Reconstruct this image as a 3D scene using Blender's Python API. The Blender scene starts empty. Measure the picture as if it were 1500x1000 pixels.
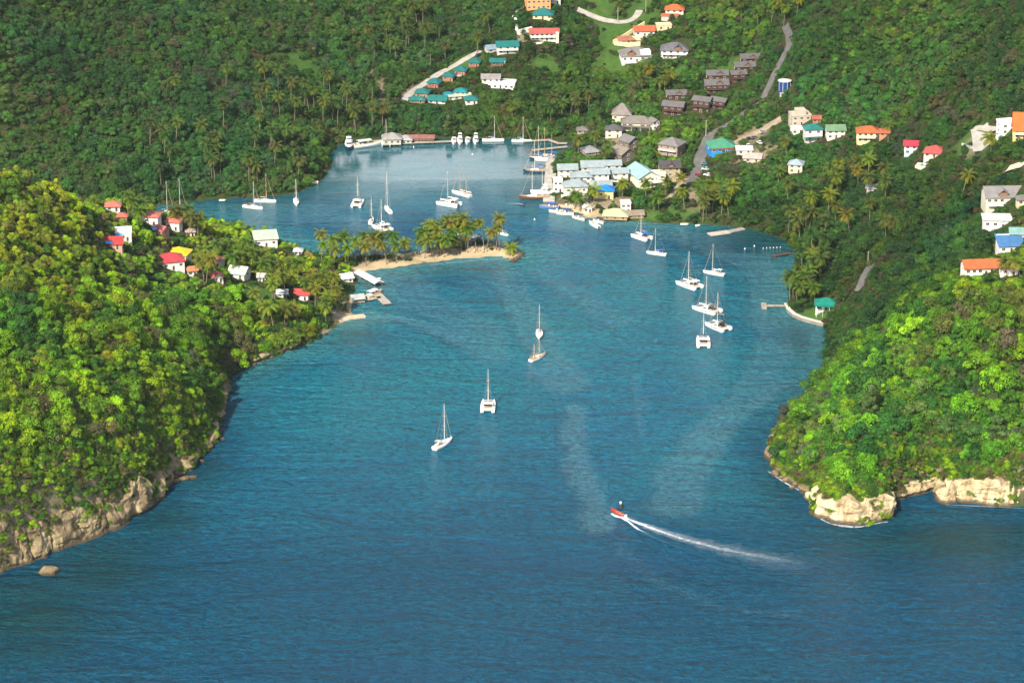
import bpy, math, random
import numpy as np
from mathutils import Vector, Matrix
C = bpy.context.scene
COL = C.collection
R = math.radians
# ------------------------------------------------------------------ camera, sky, sun, exposure
CAM_H, PITCH, FPX = 496.0, R(20.7), 4500.0
cam = bpy.data.cameras.new('camera'); cam.lens = 108; cam.sensor_width = 36; cam.clip_end = 9000; cam.clip_start = 5
camo = bpy.data.objects.new('camera', cam); COL.objects.link(camo)
camo.location = (0, 0, CAM_H); camo.rotation_euler = (R(90) - PITCH, 0, 0)
C.camera = camo
HAZE = 0.000014
SUN_EL, SUN_AZ = 41.0, 27.0            # degrees up; degrees to the left of straight behind the camera
wd = bpy.data.worlds.new('World'); C.world = wd; wd.use_nodes = True
nt = wd.node_tree
sky = nt.nodes.new('ShaderNodeTexSky'); sky.sky_type = 'NISHITA'; sky.sun_disc = False
sky.sun_elevation = R(SUN_EL); sky.sun_rotation = R(180 + SUN_AZ); sky.air_density = 1.0; sky.dust_density = 0.6; sky.ozone_density = 1.0
# broken bright cloud low over the land and patchy cloud above, part of the sky itself
_tc = nt.nodes.new('ShaderNodeTexCoord'); _mp = nt.nodes.new('ShaderNodeMapping'); _mp.inputs['Scale'].default_value = (1, 1, 2.6); nt.links.new(_tc.outputs['Generated'], _mp.inputs[0])
_nz = nt.nodes.new('ShaderNodeTexNoise'); _nz.inputs['Scale'].default_value = 2.3; _nz.inputs['Detail'].default_value = 6; _nz.inputs['Roughness'].default_value = .58; nt.links.new(_mp.outputs[0], _nz.inputs['Vector'])
_rp = nt.nodes.new('ShaderNodeValToRGB'); _rp.color_ramp.elements[0].position = .42; _rp.color_ramp.elements[1].position = .60; _sz = nt.nodes.new('ShaderNodeSeparateXYZ'); nt.links.new(_tc.outputs['Generated'], _sz.inputs[0])
_lo = nt.nodes.new('ShaderNodeMapRange'); _lo.inputs[1].default_value = .43; _lo.inputs[2].default_value = .27; _lo.inputs[3].default_value = -.06; _lo.inputs[4].default_value = .30; nt.links.new(_sz.outputs[2], _lo.inputs[0])
_ad = nt.nodes.new('ShaderNodeMath'); _ad.operation = 'ADD'; nt.links.new(_nz.outputs[0], _ad.inputs[0]); nt.links.new(_lo.outputs[0], _ad.inputs[1]); nt.links.new(_ad.outputs[0], _rp.inputs[0])
_mx = nt.nodes.new('ShaderNodeMix'); _mx.data_type = 'RGBA'; _el = nt.nodes.new('ShaderNodeMapRange'); _el.inputs[1].default_value = .30; _el.inputs[2].default_value = .42; _el.inputs[3].default_value = 1.0; _el.inputs[4].default_value = .10; nt.links.new(_sz.outputs[2], _el.inputs[0])
_mu = nt.nodes.new('ShaderNodeMath'); _mu.operation = 'MULTIPLY'; nt.links.new(_rp.outputs[0], _mu.inputs[0]); nt.links.new(_el.outputs[0], _mu.inputs[1])
nt.links.new(_mu.outputs[0], _mx.inputs[0]); nt.links.new(sky.outputs[0], _mx.inputs[6]); _mx.inputs[7].default_value = (10.5, 10.4, 10.2, 1)
nt.links.new(_mx.outputs[2], nt.nodes['Background'].inputs[0]); nt.nodes['Background'].inputs[1].default_value = 0.1
sl = bpy.data.lights.new('sun', 'SUN'); sl.energy = 5.0; sl.angle = R(0.53); sl.color = (1.0, 0.9, 0.74)
so = bpy.data.objects.new('sun', sl); COL.objects.link(so); so.rotation_euler = (R(90 - SUN_EL), 0, R(-SUN_AZ))
C.view_settings.view_transform = 'Standard'; C.view_settings.look = 'None'; C.view_settings.gamma = 1
C.view_settings.exposure = 0.96
C.render.engine = 'CYCLES'
C.cycles.max_bounces = 5; C.cycles.diffuse_bounces = 3; C.cycles.glossy_bounces = 2; C.cycles.transparent_max_bounces = 8
C.cycles.caustics_reflective = False; C.cycles.caustics_refractive = False

# ------------------------------------------------------------------ small helpers
SP, CP = math.sin(PITCH), math.cos(PITCH)
def ray(px, py):
    dx = (px - 750) / FPX; dy = -(py - 500) / FPX
    return np.array([dx, CP + dy * SP, -SP + dy * CP])
def P(px, py, z=0.0):
    """the point at height z that is seen at this place of the photograph"""
    d = ray(px, py); t = (z - CAM_H) / d[2]
    return d[0] * t, d[1] * t
def proj(x, y, z):
    """world to photograph, arrays allowed"""
    dz = z - CAM_H
    f = y * CP - dz * SP; u = y * SP + dz * CP
    return 750 + FPX * x / f, 500 - FPX * u / f
def hash2(ix, iy, s):
    n = (ix.astype(np.int64) * 374761393 + iy.astype(np.int64) * 668265263 + s * 1442695041) & 0x7fffffff
    n = ((n ^ (n >> 13)) * 1274126177) & 0x7fffffff
    return ((n ^ (n >> 16)) & 0xffff) / 65535.0
def vnoise(x, y, s=0):
    x = np.asarray(x, float); y = np.asarray(y, float)
    ix = np.floor(x); iy = np.floor(y); fx = x - ix; fy = y - iy
    fx = fx * fx * (3 - 2 * fx); fy = fy * fy * (3 - 2 * fy)
    a = hash2(ix, iy, s); b = hash2(ix + 1, iy, s); c = hash2(ix, iy + 1, s); d = hash2(ix + 1, iy + 1, s)
    return (a * (1 - fx) + b * fx) * (1 - fy) + (c * (1 - fx) + d * fx) * fy
def fbm(x, y, s=0, o=4):
    r = 0; a = 0.5; f = 1.0
    for k in range(o):
        r = r + a * vnoise(x * f + 17.3 * k, y * f - 9.1 * k, s + k); a *= 0.5; f *= 2.03
    return r
def tag(o, label=None, cat=None, group=None, kind=None):
    if label: o['label'] = label
    if cat: o['category'] = cat
    if group: o['group'] = group
    if kind: o['kind'] = kind
    return o
def empty(name, loc, rz=0.0, label=None, cat=None, group=None):
    o = bpy.data.objects.new(name, None); COL.objects.link(o); o.empty_display_size = 0.5
    o.location = loc; o.rotation_euler = (0, 0, rz)
    return tag(o, label, cat, group)
def link(name, me, parent=None, loc=None, rz=None):
    o = bpy.data.objects.new(name, me); COL.objects.link(o)
    if parent is not None: o.parent = parent
    if loc is not None: o.location = loc
    if rz is not None: o.rotation_euler = (0, 0, rz)
    return o
class MB:
    """collects verts, faces and a material index per face into one mesh"""
    def __init__(s): s.v = []; s.f = []; s.m = []
    def add(s, vs, fs, m=0):
        n = len(s.v); s.v += [tuple(v) for v in vs]; s.f += [tuple(i + n for i in f) for f in fs]; s.m += [m] * len(fs); return s
    def box(s, c, d, m=0, rz=0.0):
        x, y, z = d[0] / 2, d[1] / 2, d[2] / 2; ca, sa = math.cos(rz), math.sin(rz)
        vs = [(c[0] + a * x * ca - b * y * sa, c[1] + a * x * sa + b * y * ca, c[2] + e * z) for a, b, e in
              ((-1,-1,-1),(1,-1,-1),(1,1,-1),(-1,1,-1),(-1,-1,1),(1,-1,1),(1,1,1),(-1,1,1))]
        return s.add(vs, [(0,3,2,1),(4,5,6,7),(0,1,5,4),(1,2,6,5),(2,3,7,6),(3,0,4,7)], m)
    def tube(s, pts, rad, n=6, m=0, cap=True):
        pts = [Vector(p) for p in pts]; rs = rad if isinstance(rad, (list, tuple)) else [rad] * len(pts)
        vs = []; fs = []
        for i, p in enumerate(pts):
            t = (pts[min(i + 1, len(pts) - 1)] - pts[max(i - 1, 0)]).normalized()
            a = t.orthogonal().normalized() if abs(t.z) < 0.9 else Vector((1, 0, 0)) - t * t.x
            a.normalize(); b = t.cross(a)
            for k in range(n):
                q = 2 * math.pi * k / n; vs.append(p + (a * math.cos(q) + b * math.sin(q)) * rs[i])
        for i in range(len(pts) - 1):
            for k in range(n):
                fs.append((i*n+k, i*n+(k+1) % n, (i+1)*n+(k+1) % n, (i+1)*n+k))
        if cap: fs += [tuple(range(n))[::-1], tuple(range((len(pts)-1)*n, len(pts)*n))]
        return s.add(vs, fs, m)
    def loft(s, secs, m=0, close=False, cap0=True, cap1=True):
        n = len(secs[0]); vs = [v for c in secs for v in c]; fs = []
        for i in range(len(secs) - 1):
            for k in range(n if close else n - 1):
                fs.append((i*n+k, i*n+(k+1) % n, (i+1)*n+(k+1) % n, (i+1)*n+k))
        if cap0: fs.append(tuple(range(n))[::-1])
        if cap1: fs.append(tuple(range((len(secs)-1)*n, len(secs)*n)))
        return s.add(vs, fs, m)
    def mesh(s, name, mats, smooth=False):
        me = bpy.data.meshes.new(name); me.from_pydata(s.v, [], s.f)
        for mm in (mats if isinstance(mats, (list, tuple)) else [mats]): me.materials.append(mm)
        me.polygons.foreach_set('material_index', s.m)
        if smooth: me.polygons.foreach_set('use_smooth', [True] * len(s.f))
        me.update(); return me
    def build(s, name, mats, parent=None, smooth=False, loc=None, rz=None):
        return link(name, s.mesh(name, mats, smooth), parent, loc, rz)

# ------------------------------------------------------------------ materials
_M = {}
def nodes(m):
    m.use_nodes = True; t = m.node_tree; return t, t.nodes, t.links, t.nodes['Principled BSDF']
def ramp(n, stops, interp='LINEAR'):
    r = n.new('ShaderNodeValToRGB'); r.color_ramp.interpolation = interp; e = r.color_ramp.elements
    while len(e) < len(stops): e.new(0.5)
    for k, (p, c) in enumerate(stops):
        e[k].position = p; e[k].color = (*c, 1) if len(c) == 3 else c
    return r
def noise(n, l, vec, scale, detail=3, rough=0.55, dist=0.0):
    t = n.new('ShaderNodeTexNoise'); t.inputs['Scale'].default_value = scale; t.inputs['Detail'].default_value = detail
    t.inputs['Roughness'].default_value = rough; t.inputs['Distortion'].default_value = dist
    if vec is not None: l.new(vec, t.inputs['Vector'])
    return t
def mix(n, l, a, b, f, mode='MIX'):
    x = n.new('ShaderNodeMix'); x.data_type = 'RGBA'; x.blend_type = mode
    for s, v in ((x.inputs[0], f), (x.inputs[6], a), (x.inputs[7], b)):
        if hasattr(v, 'is_linked'): l.new(v, s)
        elif isinstance(v, (int, float)): s.default_value = v
        else: s.default_value = (*v, 1)
    return x.outputs[2]
def vmath(n, l, op, a, b=None):
    x = n.new('ShaderNodeVectorMath'); x.operation = op
    for s, v in ((x.inputs[0], a), (x.inputs[1], b)):
        if v is None: continue
        if hasattr(v, 'is_linked'): l.new(v, s)
        else: s.default_value = v
    return x.outputs[0]
def fmath(n, l, op, a, b=None):
    x = n.new('ShaderNodeMath'); x.operation = op
    for s, v in ((x.inputs[0], a), (x.inputs[1], b)):
        if v is None: continue
        if hasattr(v, 'is_linked'): l.new(v, s)
        else: s.default_value = v
    return x.outputs[0]
def surf(col, name='paint', rough=0.6, dirt=0.25, scale=0.6, stripes=0, spec=0.3, metal=0.0):
    """painted / plastered surface with uneven weathering; stripes = sheets of a metal or tile roof along local x"""
    key = (tuple(round(c, 3) for c in col), name, rough, dirt, scale, stripes)
    if key in _M: return _M[key]
    m = bpy.data.materials.new(name); t, n, l, b = nodes(m)
    tc = n.new('ShaderNodeTexCoord').outputs['Object']
    nz = noise(n, l, tc, scale, 5, 0.65)
    r = ramp(n, [(0.3, tuple(c * (1 - dirt) for c in col)), (0.7, tuple(min(1, c * (1 + dirt * 0.35)) for c in col))])
    l.new(nz.outputs[0], r.inputs[0]); out = r.outputs[0]
    if stripes:
        w = n.new('ShaderNodeTexWave'); w.inputs['Scale'].default_value = stripes; w.inputs['Distortion'].default_value = 0.6
        l.new(tc, w.inputs['Vector'])
        out = mix(n, l, out, tuple(c * 0.55 for c in col), fmath(n, l, 'MULTIPLY', w.outputs['Fac'], 0.5))
        bp = n.new('ShaderNodeBump'); bp.inputs['Strength'].default_value = 0.5; bp.inputs['Distance'].default_value = 0.1
        l.new(w.outputs['Fac'], bp.inputs['Height']); l.new(bp.outputs[0], b.inputs['Normal'])
    l.new(out, b.inputs['Base Color']); b.inputs['Roughness'].default_value = rough
    b.inputs['Specular IOR Level'].default_value = spec; b.inputs['Metallic'].default_value = metal
    _M[key] = m; return m
# ------------------------------------------------------------------ shoreline: (photo x, photo y, softness in metres, cliff height)
SH = [(-700, 930, 5, 30), (-250, 900, 4, 28), (-90, 868, 4, 27), (0, 838, 4, 27), (60, 812, 4, 24), (130, 787, 4, 20), (185, 762, 4, 18), (225, 738, 4, 16), (243, 716, 4, 13),
 (250, 695, 5, 6), (280, 688, 6, 5), (296, 665, 7, 5), (318, 645, 7, 5), (318, 622, 8, 4), (328, 595, 8, 3), (334, 552, 9, 3), (362, 537, 9, 3), (400, 522, 9, 2), (450, 502, 9, 2), (488, 483, 9, 1), (510, 469, 9, 0),
 (531, 463, 8, 0), (516, 455, 10, 0), (517, 440, 12, 0), (524, 428, 12, 0), (530, 412, 12, 0), (524, 400, 14, 0), (570, 394, 16, 0), (620, 386, 18, 0), (680, 379, 20, 0), (735, 377, 18, 0), (752, 383, 5, 0), (765, 376, 5, 0),
 (768, 369, 5, 0), (748, 364, 10, 0), (722, 355, 12, 0), (700, 354, 12, 0), (650, 362, 14, 0), (600, 369, 14, 0), (560, 374, 14, 0), (500, 376, 15, 0), (450, 368, 16, 0), (410, 352, 16, 0), (375, 338, 18, 0), (330, 325, 20, 0), (280, 318, 24, 0),
 (225, 318, 24, 0), (205, 309, 24, 0), (225, 303, 20, 0), (280, 297, 18, 0), (330, 292, 14, 0), (400, 288, 14, 0), (435, 284, 14, 0), (465, 272, 14, 0), (482, 256, 14, 0), (488, 240, 14, 0), (486, 226, 14, 0), (497, 213, 14, 0), (530, 206, 14, 0), (580, 203, 14, 0), (640, 204, 14, 0), (700, 204, 14, 0),
 (760, 205, 14, 0), (800, 207, 14, 0), (830, 210, 14, 0), (832, 219, 12, 0), (818, 226, 8, 0), (811, 236, 4, 0), (808, 260, 3, 0), (805, 290, 3, 0), (815, 300, 8, 0), (838, 309, 8, 0), (855, 319, 8, 0), (885, 322, 10, 0), (905, 322, 10, 0), (940, 326, 14, 0),
 (980, 329, 8, 0), (1030, 329, 7, 0), (1080, 333, 7, 0), (1120, 341, 7, 0), (1148, 352, 8, 0), (1158, 368, 12, 0), (1162, 392, 14, 0), (1160, 415, 14, 0), (1152, 436, 10, 0), (1150, 450, 4, 0), (1158, 462, 4, 0), (1178, 470, 4, 0), (1207, 477, 4, 0),
 (1214, 495, 9, 2), (1210, 520, 9, 2), (1206, 548, 9, 2), (1190, 574, 8, 3), (1165, 600, 8, 3), (1138, 632, 7, 4), (1122, 655, 6, 5), (1128, 680, 6, 4), (1150, 700, 6, 4), (1170, 712, 6, 4), (1186, 730, 5, 6),
 (1196, 752, 3, 10), (1222, 764, 3, 12), (1258, 766, 3, 12), (1290, 762, 3, 12), (1309, 756, 3, 11), (1304, 736, 3, 7), (1330, 726, 4, 6), (1372, 716, 4, 6), (1384, 736, 3, 6), (1400, 730, 3, 9), (1440, 738, 3, 10), (1480, 739, 3, 10), (1530, 742, 4, 10),
 (1650, 748, 5, 12), (1900, 760, 6, 14), (2400, 770, 8, 14)]
shp = []
rng = np.random.RandomState(5)
for k in range(len(SH) - 1):
    a, b = SH[k], SH[k + 1]
    A = np.array([*P(a[0], a[1]), a[2], a[3]]); B = np.array([*P(b[0], b[1]), b[2], b[3]])
    L = np.hypot(*(B - A)[:2]); n = max(1, int(L / 3.0))
    for j in range(n):
        q = A + (B - A) * j / n
        if j: q[:2] += rng.normal(0, 0.45, 2)
        shp.append(q)
shp.append(B)
shp = np.array(shp)
WPOLY = np.vstack([shp[:, :2], [[2500, 700], [2500, -800], [-2500, -800], [-2500, 700]]])
def inside(px, py, poly):
    r = np.zeros(px.shape, bool); n = len(poly)
    for i in range(n):
        x0, y0 = poly[i]; x1, y1 = poly[(i + 1) % n]
        if y0 == y1: continue
        c = (y0 > py) != (y1 > py)
        r ^= c & (px < (x1 - x0) * (py - y0) / (y1 - y0) + x0)
    return r
def shore_dist(x, y):
    best = np.full(x.shape, 1e9); w = np.full(x.shape, 8.0); ch = np.zeros(x.shape)
    for i in range(len(shp) - 1):
        ax, ay = shp[i, :2]; ux, uy = shp[i + 1, :2] - shp[i, :2]; q = ux * ux + uy * uy + 1e-9
        t = np.clip(((x - ax) * ux + (y - ay) * uy) / q, 0, 1)
        d = np.hypot(x - ax - t * ux, y - ay - t * uy); m = d < best
        best = np.where(m, d, best); w = np.where(m, shp[i, 2], w); ch = np.where(m, shp[i, 3], ch)
    return best, w, ch
# ------------------------------------------------------------------ ground heights: (photo x, photo y, height)
CT = [(0, 740, 30), (0, 650, 46), (0, 550, 60), (0, 450, 73), (0, 350, 84), (0, 275, 90), (-250, 760, 42), (-250, 500, 88), (-250, 270, 108), (100, 730, 24), (100, 650, 38), (100, 550, 50), (100, 450, 57), (100, 350, 64), (100, 296, 66),
 (195, 690, 17), (200, 620, 28), (200, 550, 37), (200, 470, 37), (200, 400, 32), (200, 340, 34), (200, 310, 33), (275, 640, 12), (290, 580, 18), (300, 500, 22), (300, 440, 18), (300, 380, 15), (300, 335, 15),
 (400, 490, 7), (400, 430, 8), (400, 372, 6), (450, 460, 4), (480, 420, 3), (500, 395, 2.6), (600, 378, 2.2), (700, 366, 2), (745, 372, 1.8), (560, 384, 2.2), (335, 540, 8),
 # beyond the lagoon, left
 (-250, 250, 22), (-250, 120, 66), (-250, 0, 108), (0, 240, 14), (0, 150, 46), (0, 70, 66), (0, 0, 82), (0, -80, 96), (200, 262, 11), (200, 160, 30), (200, 80, 46), (200, 0, 60), (400, 262, 8), (400, 180, 19), (400, 100, 29), (400, 0, 40), (470, 225, 6),
 (550, 180, 5), (550, 100, 17), (550, 0, 33), (700, 180, 5), (640, 150, 8), (720, 120, 14), (740, 75, 24), (790, 50, 31), (790, 12, 40), (790, -60, 56), (400, -80, 52), (600, -80, 46), (680, 60, 22),
 (850, 180, 4), (850, 120, 11), (850, 50, 26), (930, 100, 18), (945, 50, 29), (985, 20, 36), (985, 80, 24), (1000, -60, 56), (900, 205, 4), (930, 185, 6), (985, 210, 8), (985, 150, 14), (1045, 150, 17), (1050, 125, 21), (1095, 90, 30), (1040, 215, 8), (1020, 260, 4),
 (850, 262, 2.2), (930, 262, 3), (890, 300, 2.2), (850, 308, 1.6), (1000, 310, 2.2), (1060, 316, 4), (840, 235, 2), (880, 230, 2.5),
 (1130, 110, 34), (1150, 130, 34), (1140, 180, 23), (1060, 220, 11), (1100, 230, 14), (1180, 180, 27), (1195, 210, 24), (1270, 200, 31), (1165, 250, 16), (1120, 300, 7), (1150, 330, 5), (1200, 320, 14), (1170, 390, 3), (1200, 450, 2.5), (1170, 440, 2), (1180, 463, 2),
 (1150, 0, 60), (1300, 0, 84), (1500, 0, 116), (1500, -80, 138), (1300, -80, 104), (1150, -80, 78), (1300, 100, 56), (1420, 80, 86), (1500, 130, 90), (1400, 160, 66), (1320, 210, 42), (1350, 240, 46), (1440, 215, 72), (1490, 200, 84), (1280, 280, 28),
 (1450, 290, 69), (1490, 260, 76), (1460, 335, 67), (1380, 300, 48), (1320, 330, 36), (1270, 400, 27), (1250, 440, 14), (1350, 380, 46), (1440, 405, 66), (1490, 370, 70), (1400, 420, 58), (1340, 450, 45), (1290, 480, 33), (1240, 530, 19),
 (1300, 540, 37), (1400, 500, 53), (1480, 450, 64), (1200, 600, 10), (1150, 640, 5), (1180, 680, 7), (1250, 650, 20), (1250, 700, 13), (1300, 620, 30), (1330, 690, 14), (1400, 600, 40), (1400, 690, 15), (1470, 690, 17), (1500, 600, 42), (1500, 690, 19),
 (1800, 700, 30), (1800, 500, 84), (1800, 300, 96), (1800, 100, 130), (1800, -80, 160), (2300, 300, 140), (2300, 650, 70), (-700, 700, 90), (-700, 300, 140), (-700, 0, 150)]
cp = np.array([[*P(a, b, z), z] for a, b, z in CT])
def phi(r): return np.where(r > 0, r * r * np.log(r + 1e-9), 0)
def solve_rbf(c):
    S = 300.0; q = c[:, :2] / S; n = len(q)
    K = phi(np.hypot(q[:, None, 0] - q[None, :, 0], q[:, None, 1] - q[None, :, 1])) + np.eye(n) * 0.0012
    A = np.zeros((n + 3, n + 3)); A[:n, :n] = K; A[:n, n] = 1; A[:n, n+1:] = q; A[n:, :n] = A[:n, n:].T
    w = np.linalg.solve(A, np.concatenate([c[:, 2], np.zeros(3)]))
    def f(x, y):
        x = x / S; y = y / S; r = w[n] + w[n+1] * x + w[n+2] * y
        for i in range(n): r = r + w[i] * phi(np.hypot(x - q[i, 0], y - q[i, 1]))
        return r
    return f
# shore points hold the surface at the cliff-top height there
sel = shp[::5]; sel = sel[(abs(sel[:, 0]) < 900)]
ins = np.column_stack([sel[:, 0], sel[:, 1], np.maximum(sel[:, 3] * .72, 0.9)])
RB = solve_rbf(np.vstack([cp, ins]))
GX0, GX1, GY0, GY1, GS = -520.0, 520.0, 880.0, 2240.0, 3.0
gx = np.arange(GX0, GX1 + GS, GS); gy = np.arange(GY0, GY1 + GS, GS)
XX, YY = np.meshgrid(gx, gy)
DD, WW, CH = shore_dist(XX, YY)
WET = inside(XX, YY, WPOLY)
base = RB(XX, YY) + (fbm(XX / 34, YY / 34, 3) - 0.47) * 7 * np.clip(DD / 40, 0, 1)
s_ = np.clip(DD / WW, 0, 1); s_ = s_ * s_ * (3 - 2 * s_)
base = np.where(YY > 1930, base * (1 - .85 * np.clip((YY - 1930) / 220, 0, 1)), base)
land = np.maximum(base, 1.0) * s_ + 0.1
HG = np.where(WET, -0.6 - np.minimum(DD * 0.35, 14), land)
def H(x, y):
    x = np.asarray(x, float); y = np.asarray(y, float)
    u = np.clip((x - GX0) / GS, 0, len(gx) - 1.001); v = np.clip((y - GY0) / GS, 0, len(gy) - 1.001)
    i = u.astype(int); j = v.astype(int); fu = u - i; fv = v - j
    return (HG[j, i] * (1 - fu) + HG[j, i+1] * fu) * (1 - fv) + (HG[j+1, i] * (1 - fu) + HG[j+1, i+1] * fu) * fv
def SD(x, y, A):
    u = np.clip(np.round((np.asarray(x, float) - GX0) / GS), 0, len(gx) - 1).astype(int); v = np.clip(np.round((np.asarray(y, float) - GY0) / GS), 0, len(gy) - 1).astype(int)
    return A[v, u]
def G(px, py):
    """first ground (or water) point seen at this place of the photograph"""
    d = ray(px, py); d = d / np.linalg.norm(d)
    t = np.arange(950, 2400, 1.5); x, y, z = d[0] * t, d[1] * t, CAM_H + d[2] * t
    k = np.argmax(z <= np.maximum(H(x, y), 0.0)); 
    return float(x[k]), float(y[k]), float(max(H(x[k], y[k]), 0.0))
def grid_mesh(name, xs, ys, zz, keep=None, attrs=None):
    ny, nx = zz.shape; X, Y = np.meshgrid(xs, ys)
    co = np.stack([X, Y, zz], -1).reshape(-1, 3)
    idx = np.arange(nx * ny).reshape(ny, nx)
    q = np.stack([idx[:-1, :-1], idx[:-1, 1:], idx[1:, 1:], idx[1:, :-1]], -1).reshape(-1, 4)
    if keep is not None: q = q[keep[:-1, :-1].reshape(-1)]
    me = bpy.data.meshes.new(name); me.vertices.add(len(co)); me.vertices.foreach_set('co', co.ravel())
    me.loops.add(q.size); me.loops.foreach_set('vertex_index', q.ravel().astype(np.int32))
    me.polygons.add(len(q)); me.polygons.foreach_set('loop_start', np.arange(0, q.size, 4, dtype=np.int32))
    me.polygons.foreach_set('use_smooth', np.ones(len(q), bool))
    for k, a in (attrs or {}).items():
        at = me.attributes.new(k, 'FLOAT', 'POINT'); at.data.foreach_set('value', a.ravel().astype(np.float32))
    me.update(); me.validate(); return me
# --- what covers the ground: grass lawns and clearings, sand, bare earth, given as soft blobs seen in the photograph
def blob(px, py, rx, ry, ang=0.0):
    x, y, _ = G(px, py); c, s = math.cos(R(ang)), math.sin(R(ang))
    dx, dy = XX - x, YY - y; u = (dx * c + dy * s) / rx; v = (-dx * s + dy * c) / ry
    return np.clip(1.6 - np.hypot(u, v) * (1 + 0.7 * (fbm(XX / 9, YY / 9, 11) - 0.47)) * 1.2, 0, 1)
GRASS = np.zeros_like(XX); SAND = np.zeros_like(XX); EARTH = np.zeros_like(XX)
for b in [(445, 97, 17, 26), (905, 95, 16, 18, 20), (900, 62, 10, 22, 20), (905, 44, 15, 14), (945, 22, 12, 22), (880, 8, 12, 16), (1000, 312, 22, 9), (960, 316, 10, 8), (1080, 97, 16, 14), (1192, 462, 9, 14), (375, 433, 12, 18), (1420, 205, 7, 12), (1462, 200, 7, 12), (680, 98, 10, 12), (990, 108, 8, 8), (800, 95, 10, 9), (1437, 215, 8, 10)]:
    GRASS = np.maximum(GRASS, blob(*b))
for b in [(640, 373, 26, 12, 8), (690, 369, 22, 10, 6), (730, 372, 12, 9), (570, 388, 16, 7, 15), (516, 450, 5, 14), (505, 466, 8, 6), (535, 397, 8, 6), (850, 312, 14, 10, -20)]:
    SAND = np.maximum(SAND, blob(*b))
for b in [(1110, 228, 16, 12), (600, 136, 5, 14, -30), (560, 130, 8, 16), (760, 60, 5, 8), (885, 295, 28, 14), (900, 210, 16, 12), (1020, 290, 8, 14), (1435, 210, 6, 16), (540, 108, 6, 10), (1090, 205, 10, 14, -30)]:
    EARTH = np.maximum(EARTH, blob(*b))
gm = bpy.data.materials.new('ground'); t, n, l, b = nodes(gm)
geo = n.new('ShaderNodeNewGeometry').outputs['Position']
def attr(n, name, typ='GEOMETRY', out='Fac'):
    a = n.new('ShaderNodeAttribute'); a.attribute_name = name; a.attribute_type = typ; return a.outputs[out]
nz = noise(n, l, geo, 0.25, 6, 0.7)
soil = ramp(n, [(0.3, (0.018, 0.03, 0.01)), (0.5, (0.03, 0.05, 0.014)), (0.7, (0.07, 0.06, 0.03))]); l.new(nz.outputs[0], soil.inputs[0])
gr = ramp(n, [(0.3, (0.035, 0.085, 0.016)), (0.55, (0.06, 0.125, 0.024)), (0.75, (0.11, 0.13, 0.04))]); l.new(nz.outputs[0], gr.inputs[0])
sa = ramp(n, [(0.3, (0.34, 0.26, 0.15)), (0.6, (0.45, 0.36, 0.23)), (0.75, (0.30, 0.23, 0.15))]); l.new(nz.outputs[0], sa.inputs[0])
ea = ramp(n, [(0.3, (0.13, 0.10, 0.06)), (0.6, (0.26, 0.21, 0.14)), (0.8, (0.10, 0.11, 0.05))]); l.new(nz.outputs[0], ea.inputs[0])
o_ = mix(n, l, soil.outputs[0], gr.outputs[0], attr(n, 'grass')); o_ = mix(n, l, o_, ea.outputs[0], attr(n, 'earth')); o_ = mix(n, l, o_, sa.outputs[0], attr(n, 'sand'))
ro = ramp(n, [(0.3, (0.11, 0.085, 0.055)), (0.6, (0.24, 0.2, 0.13))]); l.new(nz.outputs[0], ro.inputs[0])
o_ = mix(n, l, o_, ro.outputs[0], attr(n, 'rock'))
l.new(o_, b.inputs['Base Color']); b.inputs['Roughness'].default_value = 0.95; b.inputs['Specular IOR Level'].default_value = 0.1
bp = n.new('ShaderNodeBump'); bp.inputs['Strength'].default_value = 0.6; bp.inputs['Distance'].default_value = 1.0
nz2 = noise(n, l, geo, 0.9, 6, 0.7); l.new(nz2.outputs[0], bp.inputs['Height']); l.new(bp.outputs[0], b.inputs['Normal'])
ROCK = np.clip((1.4 - DD / np.maximum(WW, 1)), 0, 1) * (CH > 1) * (1 - WET)
me = grid_mesh('ground', gx, gy, HG, None, {'grass': GRASS, 'sand': SAND, 'earth': EARTH, 'rock': ROCK})
me.materials.append(gm); tag(link('ground', me), kind='structure')

# ------------------------------------------------------------------ sea
wx = np.concatenate([np.arange(-900, -300, 20.0), np.arange(-300, 300, 3.0), np.arange(300, 901, 20.0)]); wy = np.concatenate([np.arange(200, 900, 20.0), np.arange(900, 1720, 3.0)])
WX, WY = np.meshgrid(wx, wy); wd_, ww_, wc_ = shore_dist(WX, WY); wi = inside(WX, WY, WPOLY)
ppx, ppy = proj(WX, WY, 0 * WX)
def curve_mask(pts, w0, w1=None):
    """soft band along a polyline given in the photograph; widths in metres"""
    q = np.array([P(a, b) for a, b in pts]); best = np.full(WX.shape, 1e9); n = len(q) - 1
    for i in range(n):
        ux, uy = q[i+1] - q[i]; L2 = ux * ux + uy * uy
        t = np.clip(((WX - q[i, 0]) * ux + (WY - q[i, 1]) * uy) / L2, 0, 1)
        w = w0 + ((w1 or w0) - w0) * (i + t) / n
        wob = 1 + 1.2 * (fbm(WX / 22, WY / 22, 21) - 0.47)
        best = np.minimum(best, np.hypot(WX - q[i, 0] - t * ux, WY - q[i, 1] - t * uy) / (w * wob))
    return np.clip(3.6 - 2.9 * best, 0, 1)
SL = np.zeros_like(WX)
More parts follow.
